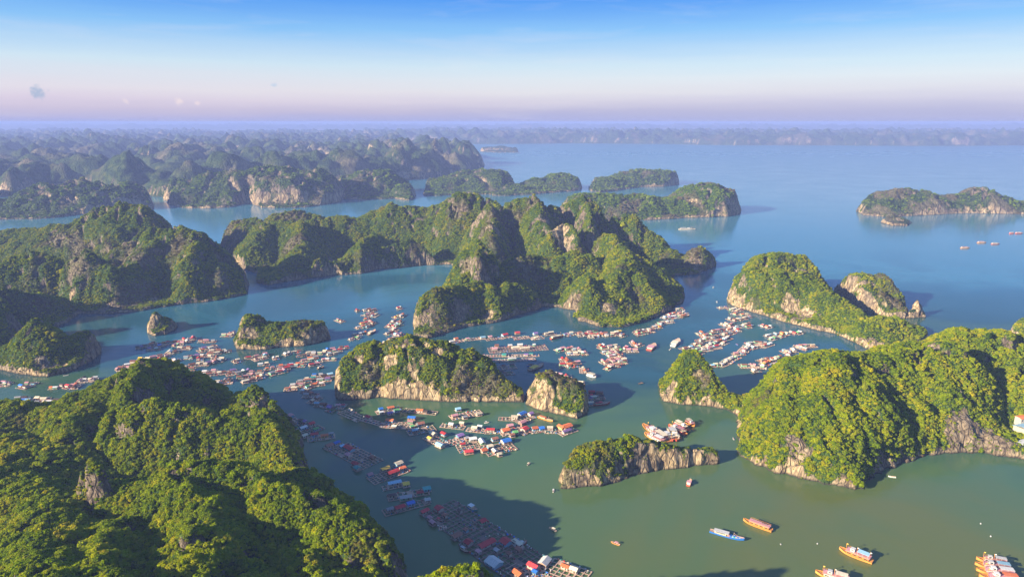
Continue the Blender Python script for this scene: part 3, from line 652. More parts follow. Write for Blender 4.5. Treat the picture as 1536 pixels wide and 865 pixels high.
HB = 40000
x0, x1, y0, y1, z0, z1 = -HB, HB, -3000, 62000, -14, 308
me = bpy.data.meshes.new('haze')
me.from_pydata([(x, y, z) for z in (z0, z1) for y in (y0, y1) for x in (x0, x1)], [], [(0, 2, 3, 1), (4, 5, 7, 6), (0, 1, 5, 4), (1, 3, 7, 5), (3, 2, 6, 7), (2, 0, 4, 6)])
m, nt, out = newmat('humid_air')
pv = N(nt, 'ShaderNodeVolumePrincipled'); pv.inputs['Color'].default_value = (0.32, 0.43, 0.86, 1); pv.inputs['Density'].default_value = 9.8e-5
pv.inputs['Anisotropy'].default_value = 0.0
L(nt, pv.outputs[0], out.inputs['Volume']); me.materials.append(m)
tag(link('haze', me), 'humid blue haze over the whole bay', kind='stuff')

w = bpy.data.worlds.new('World'); SC.world = w; w.use_nodes = True
nt = w.node_tree; nt.nodes.clear()
sky = N(nt, 'ShaderNodeTexSky', sky_type='NISHITA', sun_disc=False); sky.sun_elevation = R(SUN_EL)
# sun stands behind and to the west of the camera
sx, sy = -math.cos(R(SUN_AZ)), -math.sin(R(SUN_AZ))
sky.sun_rotation = math.atan2(sx, sy)
sky.altitude = 300; sky.air_density = 1.0; sky.dust_density = 0.6; sky.ozone_density = 2.5
tc = N(nt, 'ShaderNodeTexCoord'); sp = N(nt, 'ShaderNodeSeparateXYZ'); L(nt, tc.outputs['Generated'], sp.inputs[0])
bg = N(nt, 'ShaderNodeBackground'); bg.inputs['Strength'].default_value = 0.074
# bank of mauve haze low over the horizon, a warm blush above it, clear deep blue overhead
el = mth(nt, 'MULTIPLY', sp.outputs[2], 1.0)
mp = N(nt, 'ShaderNodeMapping'); mp.inputs['Scale'].default_value = (2, 2, 30); L(nt, tc.outputs['Generated'], mp.inputs['Vector'])
el = mth(nt, 'ADD', el, mth(nt, 'MULTIPLY_ADD', noise_n(nt, 2.0, 5, mp.outputs[0], 0.6), 0.014, -0.007))
tint = ramp(nt, mth(nt, 'MULTIPLY', el, 4.0, None, True), [
    (0.00, (1.75, 1.9, 3.5)), (0.03, (1.95, 2.0, 3.3)), (0.065, (2.45, 2.3, 3.15)), (0.11, (3.3, 3.05, 3.5)), (0.16, (3.6, 3.5, 3.7)), (0.30, (2.75, 3.4, 3.95)), (0.48, (1.05, 2.35, 4.1)), (0.64, (0.28, 1.35, 3.98)), (0.80, (0.40, 1.3, 3.4)), (1.0, (0.50, 1.2, 2.9))])
# the bank is pinker and paler to the west, bluer and darker to the east
band = mth(nt, 'MULTIPLY', mth(nt, 'MULTIPLY_ADD', el, -22.0, 1.25, True), mth(nt, 'MULTIPLY_ADD', sp.outputs[0], 1.1, .5, True))
tint = mixc(nt, mth(nt, 'MULTIPLY', band, .75), tint, (1.75, 1.85, 3.15))
rise = mth(nt, 'MULTIPLY_ADD', el, 40.0, .0, True)
west = mth(nt, 'MULTIPLY', mth(nt, 'MULTIPLY', rise, mth(nt, 'MULTIPLY_ADD', el, -16.0, 1.2, True)), mth(nt, 'MULTIPLY_ADD', sp.outputs[0], -1.3, .05, True))
tint = mixc(nt, mth(nt, 'MULTIPLY', west, .8), tint, (2.9, 2.4, 3.4))
# wisps of haze and thin cloud
mp2 = N(nt, 'ShaderNodeMapping'); mp2.inputs['Scale'].default_value = (3, 3, 26); L(nt, tc.outputs['Generated'], mp2.inputs['Vector'])
wisp = mth(nt, 'MULTIPLY_ADD', noise_n(nt, 1.6, 7, mp2.outputs[0], .6, .4), 3.2, -1.75, True)
tint = mixc(nt, mth(nt, 'MULTIPLY', wisp, .30), tint, (3.6, 3.5, 3.9))
# a few small cumulus heads standing over the bank
def puff(px, py, rx, rz, colr, seed):
    d = Vector(dirpx(px, py)).normalized()
    v = N(nt, 'ShaderNodeVectorMath', operation='SUBTRACT'); L(nt, tc.outputs['Generated'], v.inputs[0]); v.inputs[1].default_value = d
    v2 = N(nt, 'ShaderNodeVectorMath', operation='MULTIPLY'); L(nt, v.outputs[0], v2.inputs[0]); v2.inputs[1].default_value = (1 / rx, 1 / rx, 1 / rz)
    ln = N(nt, 'ShaderNodeVectorMath', operation='LENGTH'); L(nt, v2.outputs[0], ln.inputs[0])
    k = mth(nt, 'ADD', mth(nt, 'MULTIPLY', ln.outputs['Value'], -1.0), mth(nt, 'MULTIPLY_ADD', noise_n(nt, 160, 4, tc.outputs['Generated'], .6), 2.4, -.35))
    return mth(nt, 'MULTIPLY', k, 1.6, None, True), colr
for a_ in ((58, 139, .010, .010, (1.35, 1.9, 2.9), 1), (190, 153, .005, .005, (3.7, 3.2, 3.5), 2), (268, 152, .008, .006, (3.9, 3.3, 3.5), 3), (296, 154, .005, .004, (3.8, 3.2, 3.5), 4), (412, 128, .006, .003, (2.3, 2.8, 3.6), 5)):
    f_, c_ = puff(*a_); tint = mixc(nt, mth(nt, 'MULTIPLY', f_, .75), tint, c_)
sc_ = N(nt, 'ShaderNodeMix', data_type='RGBA', blend_type='MIX'); L(nt, sky.outputs[0], sc_.inputs[6]); L(nt, tint, sc_.inputs[7])
sc_.inputs[0].default_value = 0.92
L(nt, sc_.outputs[2], bg.inputs[0])
wo = N(nt, 'ShaderNodeOutputWorld'); L(nt, bg.outputs[0], wo.inputs[0])

sl = bpy.data.lights.new('sun', 'SUN'); sl.energy = 5.0; sl.angle = R(0.6); sl.color = (1.0, 0.84, 0.62)
so = bpy.data.objects.new('sun', sl); COL.objects.link(so)
dvec = Vector((-sx * math.cos(R(SUN_EL)), -sy * math.cos(R(SUN_EL)), -math.sin(R(SUN_EL))))
so.rotation_euler = dvec.to_track_quat('-Z', 'Y').to_euler(); so.location = (-400, -300, 500)

cd = bpy.data.cameras.new('camera'); cam = bpy.data.objects.new('camera', cd); COL.objects.link(cam)
cam.location = (0, 0, CAM_H); cam.rotation_euler = (math.pi / 2 - PITCH, 0, 0)
cd.sensor_width = 36; cd.lens = 36 * FOC / W0; cd.clip_start = 1; cd.clip_end = 150000
SC.camera = cam
SC.view_settings.view_transform = 'Standard'; SC.view_settings.look = 'None'; SC.view_settings.gamma = 1; SC.view_settings.exposure = 1.62
c = SC.cycles
SC.render.engine = 'CYCLES'; c.use_denoising = True
c.max_bounces = 5; c.diffuse_bounces = 2; c.glossy_bounces = 2; c.transmission_bounces = 2; c.volume_bounces = 0; c.transparent_max_bounces = 4
c.volume_max_steps = 64
print('trees', NTREES, 'verts', sum(len(o.data.vertices) for o in COL.objects if o.type == 'MESH'))

# ================================================================== the floating village
RG = random.Random(7)
class MB:
    def __init__(s): s.v, s.f, s.m = [], [], []
    def poly(s, pts, faces, mi=0):
        b = len(s.v); s.v += [tuple(p) for p in pts]
        for f in faces: s.f.append([b + i for i in f]); s.m.append(mi)
    def box(s, x, y, z, lx, ly, lz, mi=0, a=0.0):      # centre of the base, size
        c, n = math.cos(a), math.sin(a); P = []
        for dz in (0, lz):
            for dx, dy in ((-.5, -.5), (.5, -.5), (.5, .5), (-.5, .5)):
                u, w = dx * lx, dy * ly
                P.append((x + u * c - w * n, y + u * n + w * c, z + dz))
        s.poly(P, [(0, 3, 2, 1), (4, 5, 6, 7), (0, 1, 5, 4), (1, 2, 6, 5), (2, 3, 7, 6), (3, 0, 4, 7)], mi)
    def bar(s, p, q, w, mi=0):
        p, q = Vector(p), Vector(q); d = (q - p).normalized()
        u = d.cross(Vector((0, 0, 1)) if abs(d.z) < .9 else Vector((1, 0, 0))).normalized() * w / 2; v = d.cross(u).normalized() * w / 2
        P = [p - u - v, p + u - v, p + u + v, p - u + v, q - u - v, q + u - v, q + u + v, q - u + v]
        s.poly(P, [(0, 3, 2, 1), (4, 5, 6, 7), (0, 1, 5, 4), (1, 2, 6, 5), (2, 3, 7, 6), (3, 0, 4, 7)], mi)
    def drum(s, x, y, z, r, h, mi=0, n=8, along=False):
        P = []
        for k in (0, 1):
            for i in range(n):
                a = 6.2832 * i / n
                P.append((x + (k - .5) * h, y + r * math.cos(a), z + r + r * math.sin(a)) if along else (x + r * math.cos(a), y + r * math.sin(a), z + k * h))
        s.poly(P, [tuple(range(n))[::-1], tuple(range(n, 2 * n))] + [(i, (i + 1) % n, n + (i + 1) % n, n + i) for i in range(n)], mi)
    def gable(s, z, L_, W_, rise, over, th=.12, mi=0, bow=0.0):
        """ridge along x, thick sheets on both pitches; bow sags it slightly"""
        l, w = L_ / 2 + over, W_ / 2 + over; e = z - rise * over / (W_ / 2)
        P = [(-l, -w, e), (l, -w, e), (l, 0, z + rise), (-l, 0, z + rise), (-l, w, e), (l, w, e)]
        Q = [(a, b, c + th) for a, b, c in P]
        s.poly(P + Q, [(0, 3, 2, 1), (3, 4, 5, 2), (6, 7, 8, 9), (9, 8, 11, 10), (0, 1, 7, 6), (5, 4, 10, 11), (1, 2, 8, 7), (2, 5, 11, 8), (4, 3, 9, 10), (3, 0, 6, 9)], mi)
    def mesh(s, name, mats, smooth=False):
        me = bpy.data.meshes.new(name); me.from_pydata(s.v, [], s.f)
        for m in mats: me.materials.append(m)
        me.polygons.foreach_set('material_index', s.m)
        if smooth: me.polygons.foreach_set('use_smooth', [True] * len(s.f))
        me.update(); return me

def mat_plain(name, col, rough=.7, dirt=.35, scale=.6, streak=False, spec=.3):
    m, nt, out = newmat(name)
    tc = N(nt, 'ShaderNodeTexCoord'); oi = N(nt, 'ShaderNodeObjectInfo')
    off = N(nt, 'ShaderNodeVectorMath', operation='ADD'); L(nt, tc.outputs['Object'], off.inputs[0])
    cx = N(nt, 'ShaderNodeCombineXYZ')
    for i in range(3): L(nt, mth(nt, 'MULTIPLY', oi.outputs['Random'], 37.0 + i * 11), cx.inputs[i])
    L(nt, cx.outputs[0], off.inputs[1])
    vec = off.outputs[0]
    if streak:
        mp = N(nt, 'ShaderNodeMapping'); mp.inputs['Scale'].default_value = (2.2, .35, 1); L(nt, vec, mp.inputs['Vector']); vec = mp.outputs[0]
    n = noise_n(nt, scale, 5, vec, .7)
    f = mth(nt, 'MULTIPLY_ADD', n, 2.4, -.85, True)
    d = tuple(min(1, v * .45 + .03) for v in col)
    c = mixc(nt, mth(nt, 'MULTIPLY', f, dirt), col, d)
    hs = N(nt, 'ShaderNodeHueSaturation'); L(nt, c, hs.inputs['Color']); L(nt, mth(nt, 'MULTIPLY_ADD', oi.outputs['Random'], .5, .72), hs.inputs['Value'])
    b = N(nt, 'ShaderNodeBsdfPrincipled'); L(nt, hs.outputs[0], b.inputs['Base Color']); b.inputs['Roughness'].default_value = rough
    b.inputs['Specular IOR Level'].default_value = spec
    L(nt, b.outputs[0], out.inputs[0]); return m
CN = {'w': ('white', (.66, .65, .62)), 'c': ('cream', (.72, .62, .44)), 'g': ('grey', (.36, .35, .35)), 'r': ('red', (.55, .045, .05)), 'o': ('orange', (.70, .18, .06)),
      'u': ('rust-brown', (.30, .12, .075)), 'b': ('blue', (.03, .19, .62)), 'l': ('light blue', (.32, .56, .70)), 't': ('teal', (.04, .33, .30)), 'n': ('green', (.16, .45, .14)),
      'p': ('pink', (.58, .28, .30)), 'v': ('purple', (.26, .15, .36)), 'y': ('yellow', (.80, .52, .07)), 'k': ('dark brown', (.09, .06, .05))}
ROOF = {k: mat_plain('sheet_roof_' + v[0].replace(' ', '_').replace('-', '_'), v[1], .6, .75, .8, True) for k, v in CN.items()}
PAINT = {k: mat_plain('paint_' + v[0].replace(' ', '_').replace('-', '_'), v[1], .5, .35, 1.2) for k, v in CN.items()}
WOOD = mat_plain('weathered_timber', (.58, .39, .28), .9, .6, .8); SHADEWOOD = mat_plain('shaded_timber', (.30, .20, .16), .9, .6, .8); WOODD = mat_plain('dark_timber', (.17, .11, .085), .9, .5, .8)  # the middle timber is a darker copy with shade put into its colour
VARN = mat_plain('varnished_planking', (.62, .26, .055), .45, .4, .7); VARNR = mat_plain('red_planking', (.50, .07, .045), .5, .4, .7)
NET = mat_plain('netting', (.045, .075, .065), .95, .4, 1.0); DARK = mat_plain('window_glass', (.02, .025, .03), .15, .1, 1)
FOAM = mat_plain('foam_floats', (.62, .60, .55), .8, .5, 1.5); DRUM = mat_plain('blue_drums', (.04, .16, .40), .5, .3, 1.5)
WALLS = {k: mat_plain('hut_walls_' + n, c_, .8, .5, .9) for k, n, c_ in (('w', 'pale', (.50, .44, .36)), ('l', 'blue', (.22, .42, .52)), ('n', 'green', (.20, .42, .25)), ('y', 'yellow', (.68, .48, .14)), ('t', 'timber', (.34, .22, .15)), ('o', 'orange', (.6, .25, .1)))}

_cache = {}
def hut_meshes(Lh, Wh, roofc, wallc, detail):
    key = (round(Lh), round(Wh), roofc, wallc, detail)
    if key in _cache: return _cache[key]
    H = 2.3; m = MB(); m.box(0, 0, 0, Lh, Wh, H)
    m.poly([(-Lh / 2, -Wh / 2, H), (-Lh / 2, Wh / 2, H), (-Lh / 2, 0, H + Wh * .22), (Lh / 2, -Wh / 2, H), (Lh / 2, Wh / 2, H), (Lh / 2, 0, H + Wh * .22)], [(0, 2, 1), (3, 4, 5)])
    r = MB(); r.gable(H, Lh, Wh, Wh * .22, .55)
    n = int(Lh / 1.1)
    for i in range(n):                                  # raised seams of the sheets
        x = -Lh / 2 + (i + .5) * Lh / n
        for sg in (-1, 1):
            r.bar((x, sg * (Wh / 2 + .5), H - .10 + .02), (x, 0, H + Wh * .22 + .14), .10)
    res = [m.mesh('hut', [WALLS[wallc]]), r.mesh('roof', [ROOF[roofc]])]
    if detail:
        d = MB(); d.box(Lh * .2, -Wh / 2 - .03, .05, 1.0, .08, 1.9)
        res.append(d.mesh('door', [PAINT['k']]))
        for x, y, a in ((-Lh * .22, -Wh / 2 - .03, 0), (-Lh / 2 - .03, 0, 1)):
            wn = MB(); wn.box(x, y, .95, .08 if a else 1.3, 1.3 if a else .08, .85); res.append(wn.mesh('window', [DARK]))
    _cache[key] = res; return res

def frame_mesh(Lf, Wf, cell, rg, decks=(), net=.3, wood=None):
    """floating lattice of walkways: planked beams, floats under them, some pens netted over"""
    m = MB(); nx, ny = max(1, round(Lf / cell)), max(1, round(Wf / cell)); cx, cy = Lf / nx, Wf / ny
    for j in range(ny + 1):
        y = -Wf / 2 + j * cy; w = 1.15 if j in (0, ny) or rg.random() < .45 else .75
        m.box(0, y + rg.uniform(-.1, .1), .30, Lf + .6, w, .14)
    for i in range(nx + 1):
        x = -Lf / 2 + i * cx; w = 1.1 if rg.random() < .45 else .7
        y0, y1 = -Wf / 2 - .4, Wf / 2 + .4
        m.box(x + rg.uniform(-.12, .12), (y0 + y1) / 2, .448, w, y1 - y0, .12)
    for i in range(nx + 1):
        for j in range(ny + 1):
            if rg.random() < .8:
                m.drum(-Lf / 2 + i * cx + rg.uniform(-.5, .5), -Wf / 2 + j * cy + rg.uniform(-.15, .15), -.25, .28, .95, 1 if rg.random() < .75 else 2, 7, True)
    for i in range(nx):
        for j in range(ny):
            q = rg.random(); x, y = -Lf / 2 + (i + .5) * cx, -Wf / 2 + (j + .5) * cy
            if q < net: m.box(x, y, .22, cx - .9, cy - .9, .05, 3)
            elif q < net + .10: m.box(x, y, .31, cx - .3, cy - .3, .12, 0)
    for x, y, l, w in decks: m.box(x, y, .575, l + 1.6, w + 1.6, .12, 0)
    return m.mesh('pen_frame', [wood or WOOD, FOAM, DRUM, NET])
def clutter_mesh(Lf, Wf, n, rg):
    m = MB()
    mats = [PAINT['w'], PAINT['b'], PAINT['g'], PAINT['r'], WOODD, PAINT['t'], PAINT['c']]
    for _ in range(n):
        x, y = rg.uniform(-.5, .5) * Lf, rg.choice((-.5, .5)) * Wf if rg.random() < .5 else rg.uniform(-.5, .5) * Wf
        k = rg.randrange(7)
        if rg.random() < .4: m.drum(x, y, .58, .32, .85, k, 7)
        else: m.box(x, y, .58, rg.uniform(.5, 1.6), rg.uniform(.4, 1.1), rg.uniform(.3, .9), k, rg.uniform(0, 3))
    return m.mesh('gear', mats)

UNITS = []      # (object, look, cluster, px, py)
def add_hut(root, x, y, Lh, Wh, roofc, rot, z=.70, detail=False, wallc=None):
    wallc = wallc or RG.choice('wwwtln' + ('y' if roofc in 'yo' else 'w'))
    ms = hut_meshes(Lh, Wh, roofc, wallc, detail)
    h = link('hut', ms[0], root); h.location = (x, y, z); h.rotation_euler.z = rot
    link('roof', ms[1], h)
    for nm, me in zip(('door', 'window', 'window'), ms[2:]): link(nm, me, h)
    return h
GAPP = []
def farm(ax, ay, bx, by, width, huts, cluster, cell=4.0, look=None, gear=10, net=.3):
    gear = int(gear * 1.6) + 4 if gear else 0
    """a raft of pens between two points of the water, with its huts (x, y, length, width, roof, turned)"""
    x0, y0 = ground(ax, ay); x1, y1 = ground(bx, by)
    cx, cy = (x0 + x1) / 2, (y0 + y1) / 2; Lf = math.hypot(x1 - x0, y1 - y0); th = math.atan2(y1 - y0, x1 - x0)
    root = bpy.data.objects.new('fish_farm', None); COL.objects.link(root); root.location = (cx, cy, 0); root.rotation_euler.z = th
    rg = random.Random(int(ax * 7 + ay * 13))
    loc = []
    for hpx, hpy, l, w, c_, t in huts:
        l, w = l * .82, w * .85
        gx, gy = ground(hpx, hpy + 1, .0); dx, dy = gx - cx, gy - cy
        u, v = dx * math.cos(th) + dy * math.sin(th), -dx * math.sin(th) + dy * math.cos(th)
        loc.append((u, v, l, w, c_, t))
    decks = [(u, v, (w if t else l), (l if t else w)) for u, v, l, w, c_, t in loc]
    link('pen_frame', frame_mesh(Lf, width, cell, rg, decks, net, SHADEWOOD if Lf * width > 1200 else None), root)  # largest pen rafts take the timber with shade painted in
    for u, v, l, w, c_, t in loc: add_hut(root, u, v, l, w, c_, (math.pi / 2 if t else 0) + rg.uniform(-.05, .05), detail=(ay > 600))
    if gear:
        g = link('gear', clutter_mesh(Lf, width, gear, rg), root); g['kind'] = 'stuff'
    cols = [h[4] for h in sorted(huts, key=lambda h: -h[2] * h[3])]
    root['category'] = 'fish farm'; root['group'] = 'fish farms and raft houses of the floating village'
    UNITS.append((root, look or farm_look(cols, 'fish farm'), cluster, (ax + bx) / 2, (ay + by) / 2))
    return root
def farm_look(cols, what):
    u = []
    for c_ in cols:
        if CN[c_][0] not in u: u.append(CN[c_][0])
    if not u: return 'bare ' + what
    u = [v.replace(' ', '-') for v in u]
    if len(u) == 1: return u[0] + '-roofed ' + what
    return u[0] + '-and-' + u[1] + '-roofed ' + what

# prototypes of the small raft houses
_pf = {}
def proto_frame(k):
    if k not in _pf:
        rg = random.Random(k)
        L_, W_ = ((11, 8), (15, 8), (15, 11), (18, 10), (21, 12), (9, 13))[k % 6]
        _pf[k] = (L_, W_, frame_mesh(L_, W_, 3.3, rg, net=.2), clutter_mesh(L_, W_, 20, rg))
    return _pf[k]
def raft(px, py, cols, cluster, th=None, size=None):
    cols = ''.join((RG.choice('ouc') if c_ in 'wlbt' and RG.random() < .38 else c_) for c_ in cols)
    cols = ''.join((RG.choice('purc') if c_ == 'r' and RG.random() < .55 else c_) for c_ in cols)
    x, y = ground(px + RG.uniform(-1.5, 1.5), py + 1.5 + RG.uniform(-1, 1))
    k = RG.randrange(12) if size is None else size + 6 * RG.randrange(2)
    L_, W_, fm, gm = proto_frame(k)
    if th is None: th = RG.choice((.35, .45, 1.9, .5)) + RG.uniform(-.25, .25)
    else: th = R(th) + RG.gauss(0, .28) + (math.pi / 2 if RG.random() < .15 else 0)
    root = bpy.data.objects.new('raft_house', None); COL.objects.link(root); root.location = (x, y, 0); root.rotation_euler.z = th
    s = RG.uniform(.85, 1.12)
    link('pen_frame', fm, root)
    g = link('gear', gm, root); g['kind'] = 'stuff'
    n = len(cols); spots = [(-L_ * .27, RG.uniform(-.12, .12) * W_), (L_ * .26, RG.uniform(-.15, .15) * W_), (0, W_ * .25), (L_ * .1, -W_ * .28)]
    for c_, (u, v) in zip(cols, spots):
        big = L_ > 12
        add_hut(root, u, v, RG.choice((4, 5, 6) if big else (3, 4, 5)), RG.choice((3, 4) if big else (3, 4)), c_, RG.choice((0, math.pi / 2)) if not big else 0, z=.58)
    root.scale = (s, s, s)
    root['category'] = 'raft house'; root['group'] = 'fish farms and raft houses of the floating village'
    UNITS.append((root, farm_look(cols, 'raft house'), cluster, px, py))

# ------------------------------------------------------------------ boats
def hull_mesh(Lb, Bb, D, mat, deckmat, sheer=1.0, name='hull'):
    n = 13; m = MB(); rings = []
    for i in range(n):
        t = i / (n - 1); x = -Lb / 2 + Lb * t
        b = Bb / 2 * (0.74 + .26 * math.sin(min(t / .5, 1) * 1.57)) * (1 if t < .55 else max(.02, math.cos((t - .55) / .45 * 1.5) ** .7))
        sh = D * (.62 + .22 * sheer * (2 * t - .9) ** 2 + (.35 * sheer * max(0, t - .6) ** 2 * 6))
        zk = -.5 + (0 if t < .8 else (t - .8) / .2 * (.5 + sh * .4))
        rings.append([(x, 0, zk), (x, b * .62, zk * .6 + .05), (x, b * .93, sh * .35), (x, b, sh), (x, max(b - .14, .01), sh), (x, max(b - .18, .008), sh - .35), (x, 0, sh - .30)])
    k = 7
    for sg in (1, -1):
        P = [(a, b * sg, c) for r in rings for a, b, c in r]
        for i in range(n - 1):
            for j in range(k - 1):
                q = [i * k + j, i * k + j + 1, (i + 1) * k + j + 1, (i + 1) * k + j]
                m.poly([P[v] for v in q], [(0, 1, 2, 3) if sg < 0 else (3, 2, 1, 0)], 1 if j >= 4 else 0)
        m.poly([P[v] for v in range(k)], [tuple(range(k)) if sg > 0 else tuple(range(k))[::-1]], 0)
    me = m.mesh(name, [mat, deckmat]); return me
def boat_root(name, cat, group, x, y, th):
    r = bpy.data.objects.new(name, None); COL.objects.link(r); r.location = (x, y, 0); r.rotation_euler.z = th
    r['category'] = cat; r['group'] = group; return r
_bc = {}
def cached(key, fn):
    if key not in _bc: _bc[key] = fn()
    return _bc[key]
def ends(ax, ay, bx, by, z=.6):
    x0, y0 = ground(ax, ay, z); x1, y1 = ground(bx, by, z)
    return (x0 + x1) / 2, (y0 + y1) / 2, math.hypot(x1 - x0, y1 - y0), math.atan2(y1 - y0, x1 - x0)
HULLM = {'o': VARN, 'r': VARNR, 'k': WOODD, 'b': PAINT['b'], 't': PAINT['t'], 'w': PAINT['w'], 'g': PAINT['g'], 'c': PAINT['c'], 'l': PAINT['l']}
def fishing_boat(ax, ay, bx, by, hullc, roofc, look, cluster, wide=.26):
    """stern a, bow b"""
    x, y, Lb, th = ends(ax, ay, bx, by); Lb = max(7, round(Lb)); B = max(2.4, round(Lb * wide, 1))
    r = boat_root('fishing_boat', 'fishing boat', 'boats of the bay', x, y, th)
    link('hull', cached(('h', Lb, B, hullc), lambda: hull_mesh(Lb, B, 1.5 + Lb * .03, HULLM[hullc], WOOD)), r)
    z = .75 + Lb * .02
    def cab():
        m = MB(); m.box(-Lb * .18, 0, z - .2, Lb * .34, B * .62, 2.0); return m.mesh('cabin', [PAINT['c'] if hullc != 'w' else PAINT['l']])
    c_ = link('cabin', cached(('c', Lb, B, hullc == 'w'), cab), r)
    def rf():
        m = MB(); m.box(-Lb * .16, 0, z + 1.82, Lb * .44, B * .84, .14)
        for sx in (.03,):
            for sy in (-1, 1): m.bar((Lb * sx, sy * B * .36, z - .2), (Lb * sx, sy * B * .36, z + 1.85), .12)
        return m.mesh('roof', [ROOF[roofc]])
    link('roof', cached(('rf', Lb, B, roofc), rf), c_)
    def wn(sg):
        m = MB(); m.box(-Lb * .18, sg * B * .315, z + .9, Lb * .28, .06, .6); return m.mesh('window', [DARK])
    for sg in (-1, 1): link('window', cached(('wn', Lb, B, sg), lambda: wn(sg)), c_)
    def mast():
        m = MB(); m.bar((Lb * .2, 0, z - .3), (Lb * .2, 0, z + 3.6), .16); m.bar((Lb * .2, 0, z + 3.2), (Lb * .36, 0, z + .8), .09); return m.mesh('mast', [WOOD])
    link('mast', cached(('m', Lb), mast), r)
    UNITS.append((r, look, cluster, (ax + bx) / 2, (ay + by) / 2)); return r
def small_boat(px, py, th, Lb, hullc, look, cluster, canopy=None):
    x, y = ground(px, py); r = boat_root('rowing_boat', 'small boat', 'boats of the bay', x, y, R(th))
    link('hull', cached(('s', Lb, hullc), lambda: hull_mesh(Lb, Lb * .28, .9, HULLM[hullc], WOOD, .8)), r)
    def th_(t):
        m = MB(); m.box(Lb * t, 0, .42, .3, Lb * .22, .06); return m.mesh('thwart', [WOODD])
    for t in (-.25, .02, .25): link('thwart', cached(('t', Lb, t), lambda: th_(t)), r)
    if canopy:
        def cp():
            m = MB(); m.box(-Lb * .12, 0, 1.75, Lb * .38, Lb * .26, .1)
            for sx in (-.28, .04):
                for sy in (-.1, .1): m.bar((Lb * sx, Lb * sy, .4), (Lb * sx, Lb * sy, 1.78), .08)
            return m.mesh('canopy', [ROOF[canopy]])
        link('canopy', cached(('cp', Lb, canopy), cp), r)
    UNITS.append((r, look, cluster, px, py)); return r
def tour_boat(ax, ay, bx, by, hullc, top, look, cluster, wide=.27, awn='w', decks=2, masts=2):
    x, y, Lb, th = ends(ax, ay, bx, by); B = Lb * wide; r = boat_root('tour_boat', 'tour boat', 'boats of the bay', x, y, th)
    D = 2.2; sh = D * .62
    link('hull', hull_mesh(Lb, B, D, HULLM[hullc], VARN if hullc in 'or' else WOOD, 1.1), r)
    m = MB(); m.box(-Lb * .07, 0, sh - .35, Lb * .66, B * .72, 2.35); hs = link('deck_house', m.mesh('deck_house', [PAINT[top] if top != 'o' else VARN]), r)
    k = int(Lb * .66 / 3.2)
    for i in range(k):
        for sg in (-1, 1):
            m = MB(); m.box(-Lb * .40 + (i + .5) * Lb * .66 / k, sg * B * .362, sh + .5, Lb * .66 / k * .7, .08, .8); link('window', m.mesh('window', [DARK]), hs)
    m = MB(); m.box(Lb * .263, 0, sh + .6, .08, B * .5, .8); link('window', m.mesh('window', [DARK]), hs)
    m = MB(); m.box(-Lb * .07, 0, sh + 2.0, Lb * .72, B * .82, .16); link('upper_deck', m.mesh('upper_deck', [PAINT['p'] if hullc == 'o' else PAINT['c']]), r)
    m = MB(); zz = sh + 2.16
    for sg in (-1, 1):
        m.bar((-Lb * .42, sg * B * .40, zz + .9), (Lb * .27, sg * B * .40, zz + .9), .09)
        for i in range(12): xx = -Lb * .42 + i * Lb * .69 / 11; m.bar((xx, sg * B * .40, zz), (xx, sg * B * .40, zz + .9), .07)
    link('railing', m.mesh('railing', [PAINT['c'] if hullc != 'o' else VARN]), r)
    if decks > 1:
        m = MB(); m.box(Lb * .10, 0, zz, Lb * .13, B * .46, 2.0); wh = link('wheelhouse', m.mesh('wheelhouse', [PAINT['w']]), r)
        for q_ in ((Lb * .168, 0, zz + 1.0, .08, B * .38, .6), (Lb * .10, -B * .232, zz + 1.0, Lb * .08, .06, .6), (Lb * .10, B * .232, zz + 1.0, Lb * .08, .06, .6)):
            m = MB(); m.box(*q_); link('window', m.mesh('window', [DARK]), wh)
        m = MB(); m.box(-Lb * .22, B * .04, zz + 2.1, Lb * .34, B * .66, .12)
        for sx in (-.37, -.22, -.07):
            for sy in (-.26, .34): m.bar((Lb * sx, B * sy, zz), (Lb * sx, B * sy, zz + 2.12), .1)
        link('awning', m.mesh('awning', [ROOF[awn]]), r)
    for i in range(3):
        m = MB(); m.box(-Lb * .30 + i * Lb * .08, -B * .22, zz, Lb * .04, B * .14, .5, 0); link('bench', m.mesh('bench', [WOODD]), r)
    for i in range(masts):
        m = MB(); xx = (Lb * .30, -Lb * .02, -Lb * .40)[i]; m.bar((xx, 0, sh), (xx, 0, sh + 6.2), .18); mm = link('mast', m.mesh('mast', [VARN]), r)
        m = MB(); m.box(xx - .55, 0, sh + 5.5, 1.0, .04, .65); link('pennant', m.mesh('pennant', [PAINT['w' if i else 'y']]), mm)
    UNITS.append((r, look, cluster, (ax + bx) / 2, (ay + by) / 2)); return r

# ------------------------------------------------------------------ what floats where
NEAR = 'the lagoon village'
K1 = 'the dark pens by the wooded hill'
farm(657, 761, 716, 800, 32, [(637, 769, 8, 4, 'r', 1), (659, 765, 7, 6, 'r', 0), (649, 786, 5, 3, 'p', 0), (724, 784, 6, 5, 'r', 1), (668, 775, 4, 3, 'u', 0), (690, 768, 4, 3, 'k', 0), (645, 779, 4, 3, 'p', 0), (699, 797, 4, 3, 'u', 0)], K1, gear=60, net=.12, look='largest dark grid of fish pens with small red huts')
farm(716, 802, 790, 852, 36, [(703, 816, 6, 6, 'r', 0), (730, 818, 16, 6, 'r', 1), (759, 815, 8, 8, 'r', 0), (685, 806, 8, 5, 'u', 1), (741, 846, 12, 10, 'w', 0), (764, 833, 4, 3, 'u', 0), (718, 830, 4, 3, 'p', 0), (745, 828, 4, 3, 'g', 0), (778, 826, 5, 4, 'u', 0)], K1, gear=70, net=.12, look='large grid of fish pens with a long red hall and white house')
